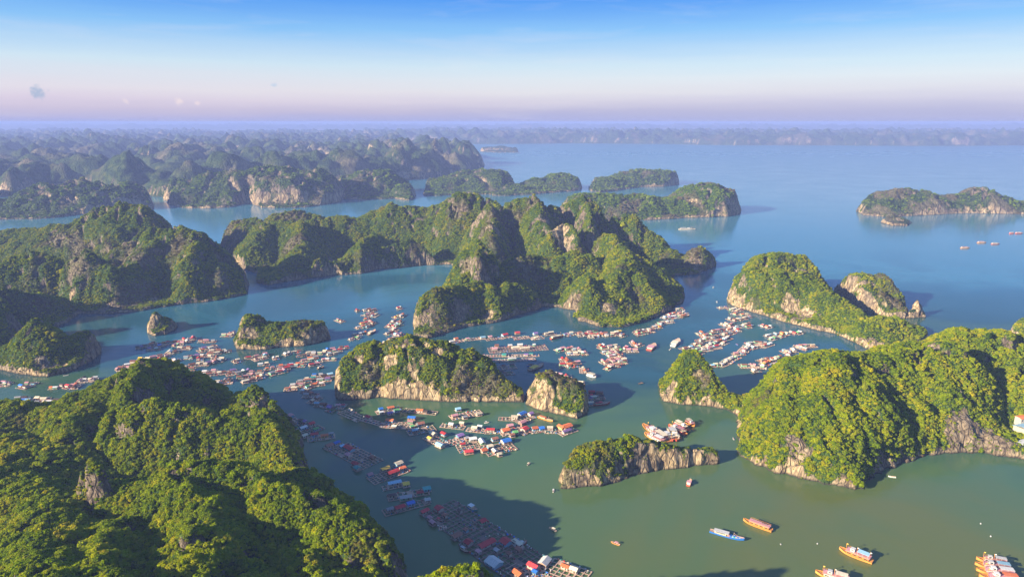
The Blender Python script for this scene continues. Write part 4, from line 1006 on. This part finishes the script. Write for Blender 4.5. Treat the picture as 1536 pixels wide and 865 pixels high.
farm(822, 849, 878, 870, 20, [(817, 845, 10, 7, 'w', 1), (848, 852, 6, 4, 'o', 0), (861, 856, 6, 5, 'c', 0)], K1, gear=16, net=.1, look='sunlit comb of pens with a white house at its head')
farm(786, 852, 812, 866, 12, [(800, 851, 9, 6, 'r', 0), (803, 860, 4, 4, 'b', 0)], K1, gear=10, look='small farm with a red roof and a blue tarpaulin hut')
farm(765, 850, 790, 868, 12, [(777, 862, 8, 6, 'o', 0)], K1, gear=8)
farm(659, 792, 669, 791, 5, [], K1, gear=0, cell=2.0, net=1, look='little tan work platform floating off the dark farm')
K2 = 'the farms below the wooded hill'
farm(576, 770, 642, 752, 9, [(585, 766, 6, 4, 'g', 0), (600, 763, 9, 5, 'r', 0), (616, 757, 7, 5, 'b', 0), (641, 752, 5, 4, 'w', 0)], K2, gear=26)
farm(582, 747, 642, 737, 10, [(588, 745, 7, 4, 'k', 0), (609, 748, 11, 5, 'g', 0), (630, 741, 6, 4, 'r', 0), (640, 735, 7, 6, 't', 0)], K2, gear=22)
farm(556, 722, 610, 702, 14, [(578, 705, 9, 5, 'y', 0), (598, 697, 8, 6, 'c', 0), (555, 714, 5, 5, 'p', 0), (590, 710, 12, 5, 'r', 0), (604, 704, 6, 4, 'o', 0)], K2, gear=30)
farm(574, 733, 612, 725, 7, [(592, 726, 13, 5, 'l', 0), (609, 728, 6, 6, 'y', 0)], K2, gear=12, look='decked barge house with a long pale blue roof and yellow cabin')
farm(508, 670, 560, 697, 22, [(524, 674, 14, 6, 'r', 0), (523, 684, 6, 5, 'p', 0), (534, 698, 8, 5, 'r', 0), (536, 704, 6, 5, 't', 0), (559, 688, 5, 4, 'u', 0)], K2, gear=26, net=.15)
farm(446, 653, 482, 640, 13, [(467, 637, 7, 6, 'r', 0), (455, 643, 8, 5, 'w', 0), (457, 655, 6, 5, 'c', 0), (474, 645, 6, 4, 'n', 0), (449, 650, 5, 4, 'c', 1)], K2, gear=30, look='crowded sunlit raft with red, white and green roofs')
farm(462, 659, 502, 654, 11, [(472, 653, 8, 5, 'r', 0), (487, 655, 8, 5, 'o', 0), (497, 652, 5, 4, 'g', 0)], K2, gear=26)
farm(488, 674, 512, 664, 9, [(494, 670, 8, 6, 'u', 0), (505, 666, 7, 5, 'b', 0), (513, 671, 5, 4, 'l', 0)], K2, gear=10)
farm(428, 622, 446, 634, 8, [(437, 625, 7, 5, 'p', 0)], K2, gear=10)
farm(446, 632, 462, 640, 9, [(452, 632, 5, 4, 'k', 0), (458, 634, 5, 4, 'v', 0)], K2, gear=14)
K3 = 'the pens under the long pale cliff'
farm(514, 617, 543, 630, 13, [(527, 617, 6, 5, 'c', 0)], K3, gear=8, net=.08)
farm(543, 628, 574, 637, 8, [(553, 627, 7, 5, 'r', 0)], K3, gear=12, net=.1)
farm(565, 620, 600, 613, 11, [(571, 615, 5, 5, 'b', 0), (572, 620, 5, 4, 'w', 0), (586, 613, 8, 5, 'o', 0), (595, 617, 6, 5, 'n', 0), (585, 621, 6, 5, 'v', 0)], K3, gear=20, look='raft packed with blue, orange and green huts')
farm(574, 636, 622, 640, 15, [(585, 632, 9, 6, 'o', 0), (592, 641, 5, 4, 'c', 0), (618, 628, 9, 6, 'b', 0), (616, 634, 6, 4, 'p', 0)], K3, gear=22, net=.1)
farm(612, 650, 652, 642, 12, [(631, 637, 8, 6, 'u', 0), (622, 647, 7, 5, 'l', 0), (618, 641, 4, 4, 'n', 0)], K3, gear=14)
farm(606, 615, 655, 620, 9, [(630, 617, 8, 5, 'o', 0), (638, 619, 5, 4, 'k', 0)], K3, gear=8, net=.05)
farm(676, 627, 722, 618, 12, [(687, 615, 6, 5, 'l', 0), (682, 625, 7, 5, 'p', 0), (697, 627, 5, 4, 'g', 0), (718, 622, 6, 5, 'c', 0)], K3, gear=16, net=.05)
farm(662, 638, 697, 642, 8, [(677, 638, 5, 6, 'w', 0), (693, 636, 5, 4, 'c', 0)], K3, gear=12)
farm(701, 644, 727, 647, 8, [(712, 643, 6, 5, 'c', 0), (720, 641, 5, 4, 'w', 0)], K3, gear=16)
farm(728, 648, 748, 648, 7, [(736, 646, 8, 5, 'r', 0)], K3, gear=8)
farm(641, 655, 668, 668, 12, [(650, 652, 7, 6, 'c', 0), (645, 659, 5, 4, 'y', 0), (666, 652, 7, 5, 'r', 0), (660, 669, 9, 6, 'l', 0)], K3, gear=18)
farm(672, 666, 702, 655, 10, [(690, 655, 8, 6, 'v', 0), (700, 659, 4, 4, 'g', 0)], K3, gear=14)
farm(686, 673, 724, 667, 19, [(709, 660, 8, 6, 'w', 0), (723, 664, 11, 5, 'w', 1), (703, 679, 9, 6, 'r', 0), (694, 668, 5, 3, 'r', 0)], K3, gear=22, net=.1)
farm(727, 678, 770, 668, 19, [(742, 660, 7, 5, 'u', 0), (759, 663, 10, 8, 'b', 0), (726, 677, 6, 6, 'o', 0), (735, 671, 6, 5, 'c', 0), (742, 678, 7, 4, 'w', 1), (749, 683, 4, 4, 'c', 0)], K3, gear=26, net=.1, look='wide raft with a bright blue hall and small white huts')
farm(748, 628, 776, 629, 8, [(772, 627, 7, 7, 'c', 0)], K3, gear=4, net=.05)
farm(776, 634, 800, 624, 10, [(783, 622, 11, 6, 'b', 0), (796, 622, 6, 5, 'v', 0), (784, 635, 9, 5, 'p', 0)], K3, gear=16)
farm(750, 650, 785, 642, 14, [(765, 640, 7, 5, 'p', 0), (758, 647, 9, 7, 'o', 0), (773, 650, 5, 5, 'n', 0), (768, 654, 5, 4, 'u', 0)], K3, gear=24)
farm(781, 651, 794, 644, 9, [(787, 645, 8, 7, 'r', 0)], K3, gear=8)
farm(796, 648, 816, 645, 8, [(802, 644, 7, 6, 'o', 0), (812, 644, 6, 6, 'b', 0)], K3, gear=6)
farm(817, 647, 834, 647, 9, [(825, 643, 6, 5, 'c', 0)], K3, gear=18)
# long pen rafts further out
K4 = 'the rows behind the long island'
farm(655, 518, 690, 512, 9, [(677, 513, 6, 5, 'w', 0), (684, 509, 6, 5, 'o', 0)], K4, gear=20)
farm(690, 511, 727, 507, 10, [(724, 507, 8, 6, 'l', 0), (701, 509, 5, 4, 'p', 0)], K4, gear=12, net=.1)
farm(729, 510, 752, 507, 9, [(735, 506, 6, 5, 'p', 0)], K4, gear=8)
farm(750, 508, 768, 504, 9, [(757, 503, 10, 7, 'r', 0)], K4, gear=6)
farm(770, 508, 794, 506, 12, [(776, 500, 8, 6, 'r', 0)], K4, gear=10, net=.05)
farm(796, 508, 814, 506, 12, [(803, 501, 7, 6, 'v', 0), (804, 507, 5, 4, 'c', 0)], K4, gear=12)
farm(733, 526, 820, 521, 22, [(765, 519, 6, 5, 'w', 0), (773, 522, 12, 5, 'c', 0), (787, 523, 16, 5, 'c', 0), (780, 518, 8, 5, 'w', 0), (742, 524, 8, 6, 'p', 0), (745, 519, 6, 5, 'u', 0), (801, 518, 4, 4, 'w', 0)], K4, gear=40, net=.05, look='widest pen raft with two long cream halls')
farm(722, 534, 808, 533, 9, [(756, 533, 6, 5, 't', 0), (789, 533, 5, 4, 'v', 0), (797, 532, 4, 4, 't', 0)], K4, gear=22, net=.05)
farm(730, 542, 803, 539, 9, [(768, 539, 12, 5, 'w', 0), (740, 542, 6, 4, 'p', 0)], K4, gear=22, net=.05)
farm(748, 552, 774, 550, 14, [(755, 550, 5, 4, 'u', 0), (768, 549, 6, 5, 'k', 0)], K4, gear=12)
farm(745, 562, 770, 559, 12, [(752, 559, 6, 5, 'k', 0), (763, 558, 5, 4, 'g', 0)], K4, gear=12)

def many(cluster, s, th=None, size=None):
    """'x,y,roof colours' of every raft house of a cluster"""
    for q in s.split():
        a, b, c_ = q.split(',')
        raft(float(a), float(b), c_, cluster, th, size)
many('the shaded chain off the long cliff', '458,587,wb 466,592,gk 473,599,wg 482,606,lu 491,609,kv 500,612,vk 511,609,pr 470,591,ug', -20)
many('the sunny rafts before the cliff', '436,583,uc 446,577,wp 456,571,gu 466,566,ct 467,578,nu 478,577,ow 487,570,gv 490,562,kl 496,566,ug 477,562,bg', 35, 1)
many('the raft field below the saddle-backed island', '355,541,uc 378,534,rp 391,536,uw 397,545,wc 399,532,lp 414,536,wc 430,530,wg 445,526,cu 453,532,ru 460,539,pc 466,528,cg 474,530,wc 468,535,og 430,547,or 442,545,lw 450,548,cu 427,551,pr 405,552,lp 413,558,gc 424,557,rp 369,556,wv 383,558,pu 365,565,rp 374,570,cu 384,562,pr 391,564,ow 482,540,tp 471,545,rp 495,539,wc 490,528,cu 496,524,bp 505,524,pr 516,521,ur 499,530,wc 344,556,wv 352,559,ug', 25)
many('the raft field beside the stubby rock', '210,521,kv 221,519,ku 230,515,wk 231,523,vw 243,516,bk 252,514,bk 259,512,ru 264,517,pr 272,514,rp 278,521,cu 258,526,wt 265,527,ug 280,509,wr 290,507,rp 305,510,wp 314,512,pg 312,520,vu 311,524,wc 323,525,cu 334,526,uc 342,526,wk 322,530,wc 310,533,wc 285,535,gp 292,533,kv 302,536,ru 293,545,wc 304,545,wc 315,543,vp 326,540,ru 333,539,gc 262,540,wp 276,550,uc 283,553,pu 291,562,ro 304,561,pw 314,557,wp 322,560,uc 326,576,og 335,572,ck 342,570,gu 340,501,wl 347,499,rp', 15)
many('the rafts behind the wooded summit', '180,553,pu 190,551,up 199,546,wp 207,543,wc 217,537,yc 236,534,pu 245,535,wp', 20)
many('the far western inlet', '3,574,rp 12,575,cp 37,579,bk 46,575,pk 82,580,ow 97,578,kr 105,577,kr 114,578,wo 124,570,pk 133,569,wc 140,567,pw 31,596,gk 40,600,bl 50,603,lg 62,599,rw 70,604,rw 78,601,rk', 15)
many('the western column in open water', '537,465,wr 549,463,gu 557,464,up 548,471,wt 556,470,pu 562,472,pr 551,479,ou 547,484,or 556,484,lp 541,490,wo 548,489,ou 554,488,gu 535,500,lw 546,497,wt 527,508,pu 538,506,nc 510,480,wp', 40)
many('the eastern column in open water', '601,461,rw 602,473,wo 596,475,or 590,480,wp 584,487,rp 598,482,pu 592,488,rw 598,487,gc 591,494,cp 586,499,gu 594,501,lp 600,501,vp 590,507,uc 583,513,wc 605,508,pu', 60)
many('the row under the central massif', '822,500,lc 850,501,vp 863,499,cu 872,502,ug 881,500,rr 889,498,pk 895,502,ur 902,500,op 910,503,wp 914,499,wc 921,502,cu 928,497,cy 935,502,gu 886,505,cw', 5)
many('the small clump east of the pens', '842,523,wp 853,523,pu 857,521,rp 859,529,wc 868,529,gc 876,528,wp 846,541,or 853,540,ro 862,543,up 850,547,rw 858,548,wu 876,555,oc 866,524,gp', 15)
many('the crowded clump in mid channel', '902,517,ow 908,521,rp 917,519,gc 911,528,wp 918,530,rp 922,526,cu 930,523,nc 916,534,rw 926,531,uc 940,521,rp 947,526,pr 951,515,wp 958,517,pu 907,541,rp 914,543,wp 911,551,wc 920,548,pu 924,539,ub 931,540,pc 934,543,gu 919,539,po', 20)
many('the chain running to the dark headland', '959,497,uk 967,494,wr 976,495,pu 984,489,ww 990,486,gu 997,483,cw 1003,481,wc 998,475,lw 1009,471,ro 1006,476,vw 1016,474,wc 1019,462,ww 1021,468,pw 960,500,ru', 30)
many('the raft bend behind the dome islet', '822,560,pv 830,560,wc 837,563,ul 846,563,pk 850,567,wr 864,574,yc', -15)
many('the shaded moorings beside the dome islet', '883,594,rr 894,590,rr 885,600,wv 897,596,rk 889,605,rk', 10)
many('the northern chain of the cove', '1085,460,gv 1099,463,rw 1104,469,op 1109,465,bp 1117,470,wc 1122,476,wp 1113,477,wc 1106,479,uc 1119,486,cw 1121,490,ro 1098,478,ug 1091,484,gu 1085,487,cg 1097,486,up 1102,490,pg 1094,493,wc 1082,494,ug 1073,496,up 1063,500,pu 1053,501,oo 1087,500,ru 1097,500,gw 1092,507,wc 1083,510,ow 1075,504,ku 1065,508,ug 1055,508,gw 1073,513,gu 1064,516,cw 1053,516,uk 1043,516,ru 1085,514,rp 1032,521,wl 1040,525,lg 1050,523,gc 1058,524,wp 1068,520,pr 1047,530,wn 1105,494,rw', 30)
many('the middle chain of the cove', '1072,548,lk 1078,547,ck 1086,545,wc 1092,540,wr 1099,536,wc 1107,530,pr 1117,524,pw 1127,520,ww 1138,519,wc 1130,514,gu 1143,513,ug 1150,516,rw 1153,503,wg 1160,507,wn 1167,502,ug 1175,500,oc 1190,499,rg 1198,498,nw 1145,488,up 1153,489,tw', 30)
many('the southern chain of the cove', '1124,549,uk 1133,555,wk 1137,549,pw 1148,546,yw 1155,542,oc 1146,540,cw 1160,538,wc 1167,536,ww 1176,527,cg 1184,531,pw 1190,525,ww 1204,521,wc 1211,517,pw 1197,518,pu', 28)

# boats
farm(838, 651, 861, 643, 12, [(842, 642, 9, 6, 'o', 1), (850, 641, 12, 8, 'o', 0), (850, 648, 12, 4, 'v', 0)], K3, gear=6, net=1, look='big orange-roofed houseboat moored at the end of the pens')
fishing_boat(807, 625, 829, 632, 'o', 'o', 'long varnished fishing boat moored past the blue hall', K3, .16)
fishing_boat(552, 502, 563, 495, 'k', 'c', 'dark fishing boat beside the western column', 'the open channel')
tour_boat(826, 508, 845, 504, 'r', 'c', 'orange-red tour boat moored in the row under the central massif', 'x', decks=1)
fishing_boat(973, 525, 982, 516, 'r', 'p', 'red fishing boat under way alone in mid channel', 'x', .38)
fishing_boat(1009, 519, 1018, 509, 'w', 'c', 'white fishing boat towing a tender near the scrubby islet', 'x', .32)
small_boat(1005, 524, 60, 6, 'w', 'white tender behind the white fishing boat', 'x')
small_boat(961, 575, 200, 7, 'k', 'small dark boat alone south of the crowded clump', 'x', 'k')
tour_boat(881, 562, 894, 566, 'w', 'w', 'white houseboat beside the orange-roofed raft in mid channel', 'x', decks=1, masts=0, wide=.5)
fishing_boat(889, 607, 915, 604, 'r', 'r', 'big red fishing boat moored beside the dome islet', 'x', .3)
fishing_boat(794, 556, 815, 546, 'k', 'y', 'dark fishing boat with a yellow roof in the open gap', 'x', .3)
fishing_boat(790, 548, 808, 549, 'b', 'k', 'dark blue fishing boat beside the yellow-roofed one', 'x', .3)
fishing_boat(1020, 475, 1034, 473, 'o', 'o', 'orange fishing boat at the outer end of the chain', 'x', .3)
fishing_boat(476, 553, 486, 550, 'k', 'g', 'grey-roofed fishing boat crossing below the raft field', 'x', .3)
tour_boat(1004, 663, 964, 637, 'o', 'w', 'white-topped tour boat lying outermost of the moored group behind the jagged islet', 'x', wide=.22, awn='c')
tour_boat(997, 665, 967, 650, 'o', 'w', 'orange-hulled tour boat inside the white-topped one', 'x', wide=.30, awn='w')
tour_boat(996, 652, 1010, 662, 'r', 'w', 'short red and white boat beside the white-topped tour boats', 'x', wide=.4, awn='w', masts=1)
tour_boat(1005, 645, 1016, 662, 'r', 'w', 'red-hulled boat with a pale roof rafted to the short red one', 'x', wide=.4, awn='w', masts=1)
tour_boat(1028, 652, 1003, 638, 'r', 'r', 'dark red boat lying behind the pale-roofed red ones', 'x', wide=.3, awn='p', masts=1)
tour_boat(1012, 635, 1034, 646, 'r', 'r', 'dark red boat with a cream awning next to the orange one', 'x', wide=.3, awn='c', masts=1)
tour_boat(1029, 633, 1042, 640, 'o', 'o', 'stubby orange boat at the outer end of the moored group', 'x', wide=.5, awn='c', masts=0)
fishing_boat(946, 663, 938, 656, 'o', 'o', 'orange-roofed boat tucked behind the jagged islet', 'x', .4)
small_boat(830, 736, 80, 5, 'w', 'white skiff off the west end of the jagged islet', 'x', 'w')
small_boat(829, 794, 135, 7, 'c', 'cream open boat leaving a wake beside the shadow edge', 'x', 'c')
small_boat(923, 815, 145, 7, 'o', 'small orange skiff alone in the olive water', 'x', 'p')
fishing_boat(1032, 728, 1036, 720, 'r', 'p', 'small red boat below the tail of the jagged islet', 'x', .45)
small_boat(793, 696, 60, 5, 'g', 'small grey boat between the blue hall and the jagged islet', 'x', 'c')
small_boat(730, 634, 10, 5, 'w', 'white skiff between the pens and the cream huts', 'x', 'w')
small_boat(1075, 453, 90, 6, 'w', 'white skiff heading for the green humped island', 'x', 'w')
small_boat(1070, 431, 60, 8, 'w', 'pale skiff in the channel east of the central massif', 'x', 'w')
small_boat(1338, 715, 160, 6, 'w', 'white skiff against the rocky foot of the big green hill', 'x')
small_boat(1100, 658, 90, 4, 'w', 'tiny white skiff west of the big green hill', 'x')
small_boat(99, 563, 20, 6, 'w', 'white skiff off the dark-tailed islet', 'x')
small_boat(1105, 517, 100, 6, 'v' if 'v' in HULLM else 'b', 'small blue skiff crossing the sheltered cove', 'x', 'v')
tour_boat(1158, 796, 1115, 780, 'o', 'o', 'plain golden-orange tour boat with a pink roof', 'x', wide=.24, awn='p', decks=1, masts=0)
cb = fishing_boat(1065, 796, 1116, 810, 'b', 'w', 'slender blue and white boat with a pile of coloured cargo', 'x', .2)
for i, (u_, v_, k_, s_) in enumerate(((.02, .4, 'y', 1.6), (.07, -.5, 'p', 1.4), (.12, .5, 'b', 1.8), (.17, -.4, 'l', 1.6), (.22, .3, 'b', 1.8), (.27, -.3, 'w', 1.4), (.32, .2, 'b', 1.6), (.37, -.1, 'l', 1.2), (.12, -.8, 'b', 1.4), (.22, -.9, 't', 1.2))):
    m = MB(); m.box(25 * u_, v_, .9, s_, s_ * .9, 1.0, 0, i * .7); link('cargo_bale', m.mesh('cargo_bale', [PAINT[k_]]), cb)
fishing_boat(702, 758, 716, 766, 't', 'w', 'teal boat with a white cabin beside the dark pens', 'x', .45)
fishing_boat(778, 818, 790, 812, 'r', 'w', 'red and white boat moored beside the square red hut', 'x', .4)
fishing_boat(690, 821, 703, 829, 'k', 'g', 'dark boat alongside the lower dark pens', 'x', .3)
tour_boat(768, 812, 786, 824, 'w', 'w', 'white-domed workboat at the outer corner of the dark pens', 'x', decks=1, masts=0, wide=.4)
small_boat(659, 780, -40, 7, 'r', 'red skiff tied to the dark pens', 'x', 'r')
tour_boat(1309, 843, 1259, 823, 'o', 'o', 'two-decked orange tour boat with masts and white wheelhouse', 'x', wide=.32, awn='l', masts=3)
tour_boat(1277, 874, 1223, 858, 'o', 'c', 'cream-topped tour boat cut by the lower edge', 'x', wide=.3, awn='c')
tour_boat(1514, 848, 1464, 838, 'o', 'w', 'outermost white tour boat of the four rafted together', 'x', wide=.25, awn='w', masts=2)
tour_boat(1520, 856, 1462, 846, 'o', 'w', 'rafted tour boat with a pale blue sun deck', 'x', wide=.26, awn='l', masts=1)
tour_boat(1526, 864, 1464, 855, 'o', 'w', 'rafted tour boat with a long white roof', 'x', wide=.26, awn='w', masts=1)
tour_boat(1532, 873, 1468, 864, 'o', 'p', 'lowest of the rafted tour boats with an orange hull', 'x', wide=.26, awn='o', masts=1)
tour_boat(1018, 344, 1043, 344, 'c', 'w', 'large cream cruise boat before the far peninsula', 'x', wide=.22, decks=2, masts=1)
for a, b, c_, t in ((1441, 1454, 372, 'cream boat westmost of three off the beach island'), (1466, 1479, 364, 'white boat in the middle of three off the beach island'), (1487, 1499, 366, 'pink-brown boat eastmost of three off the beach island')):
    tour_boat(a, c_, b, c_, 'r' if c_ == 366 else 'o', 'w', t, 'x', wide=.3, decks=1, masts=0)
for a, b, c_, t in ((1514, 1521, 350, 'small pale boat of the pair at the far strait'), (1523, 1534, 350, 'pink boat of the pair at the far strait')):
    tour_boat(a, c_, b, c_, 'r', 'p', t, 'x', wide=.35, decks=1, masts=0)
tour_boat(613, 312, 620, 312, 'w', 'w', 'white speck of a boat in the strait behind the green ridge', 'x', decks=1, masts=0) if False else None
# buoys in the olive water
for i, (bx_, by_, t) in enumerate(((1471, 785, 'upper'), (1486, 804, 'lower'), (1171, 816, 'lone'), (1226, 815, 'eastern'))):
    m = MB(); m.drum(0, 0, -.4, .5, .8, 0, 10); m.drum(0, 0, .4, .18, .4, 0, 8)
    o = link('mooring_buoy', m.mesh('mooring_buoy', [PAINT['w']])); gx, gy = ground(bx_, by_); o.location = (gx, gy, 0)
    tag(o, ('upper white mooring buoy off the rafted tour boats', 'white mooring buoy just above the rafted tour boats', 'white mooring buoy near the slender blue boat', 'white mooring buoy between the blue boat and the masted tour boat')[i], 'buoy', 'mooring buoys')

# buildings at the foot of the big green hill
def building(px, py, z, Lh, Wh, H, th, roofc, label):
    x, y = ground(px, py, z); r = bpy.data.objects.new('waterside_building', None); COL.objects.link(r); r.location = (x, y, z); r.rotation_euler.z = R(th)
    m = MB(); m.box(0, 0, -6, Lh, Wh, H + 6); w_ = link('wall', m.mesh('wall', [WALLS['w']]), r)
    for i in range(int(Lh / 3)):
        m = MB(); m.box(-Lh / 2 + 1.5 + i * 3, -(Wh / 2 + .02), H * .45, 1.3, .1, 1.2); link('window', m.mesh('window', [DARK]), w_)
    m = MB(); m.gable(H, Lh, Wh, Wh * .12, .8); link('roof', m.mesh('roof', [ROOF[roofc]]), r)
    tag(r, label, 'building', 'buildings under the big green hill')
building(1541, 648, 9, 16, 17, 5, 20, 'l', 'white waterside building with a broad pale blue roof')
building(1535, 668, 6, 14, 7, 4, 20, 'w', 'low white shed in front of the broad-roofed building')
building(1534, 632, 14, 12, 7, 5, 10, 'o', 'orange-roofed building behind the broad pale roof')

# ------------------------------------------------------------------ labels that single out each raft and boat
ORD = ['', 'second', 'third', 'fourth', 'fifth', 'sixth', 'seventh', 'eighth', 'ninth', 'tenth', 'eleventh', 'twelfth']
byk = {}
for u in UNITS: byk.setdefault((u[1], u[2]), []).append(u)
for (look, cl), us in byk.items():
    us.sort(key=lambda u: u[3])
    for i, u in enumerate(us):
        base = look if cl == 'x' or look.count(' ') >= 5 else look + ' in ' + cl
        if len(us) > 1: base += ', ' + (ORD[i] + ' from the west' if i else 'westmost such')
        u[0]['label'] = base
print('units', len(UNITS), 'objects', len(COL.objects))
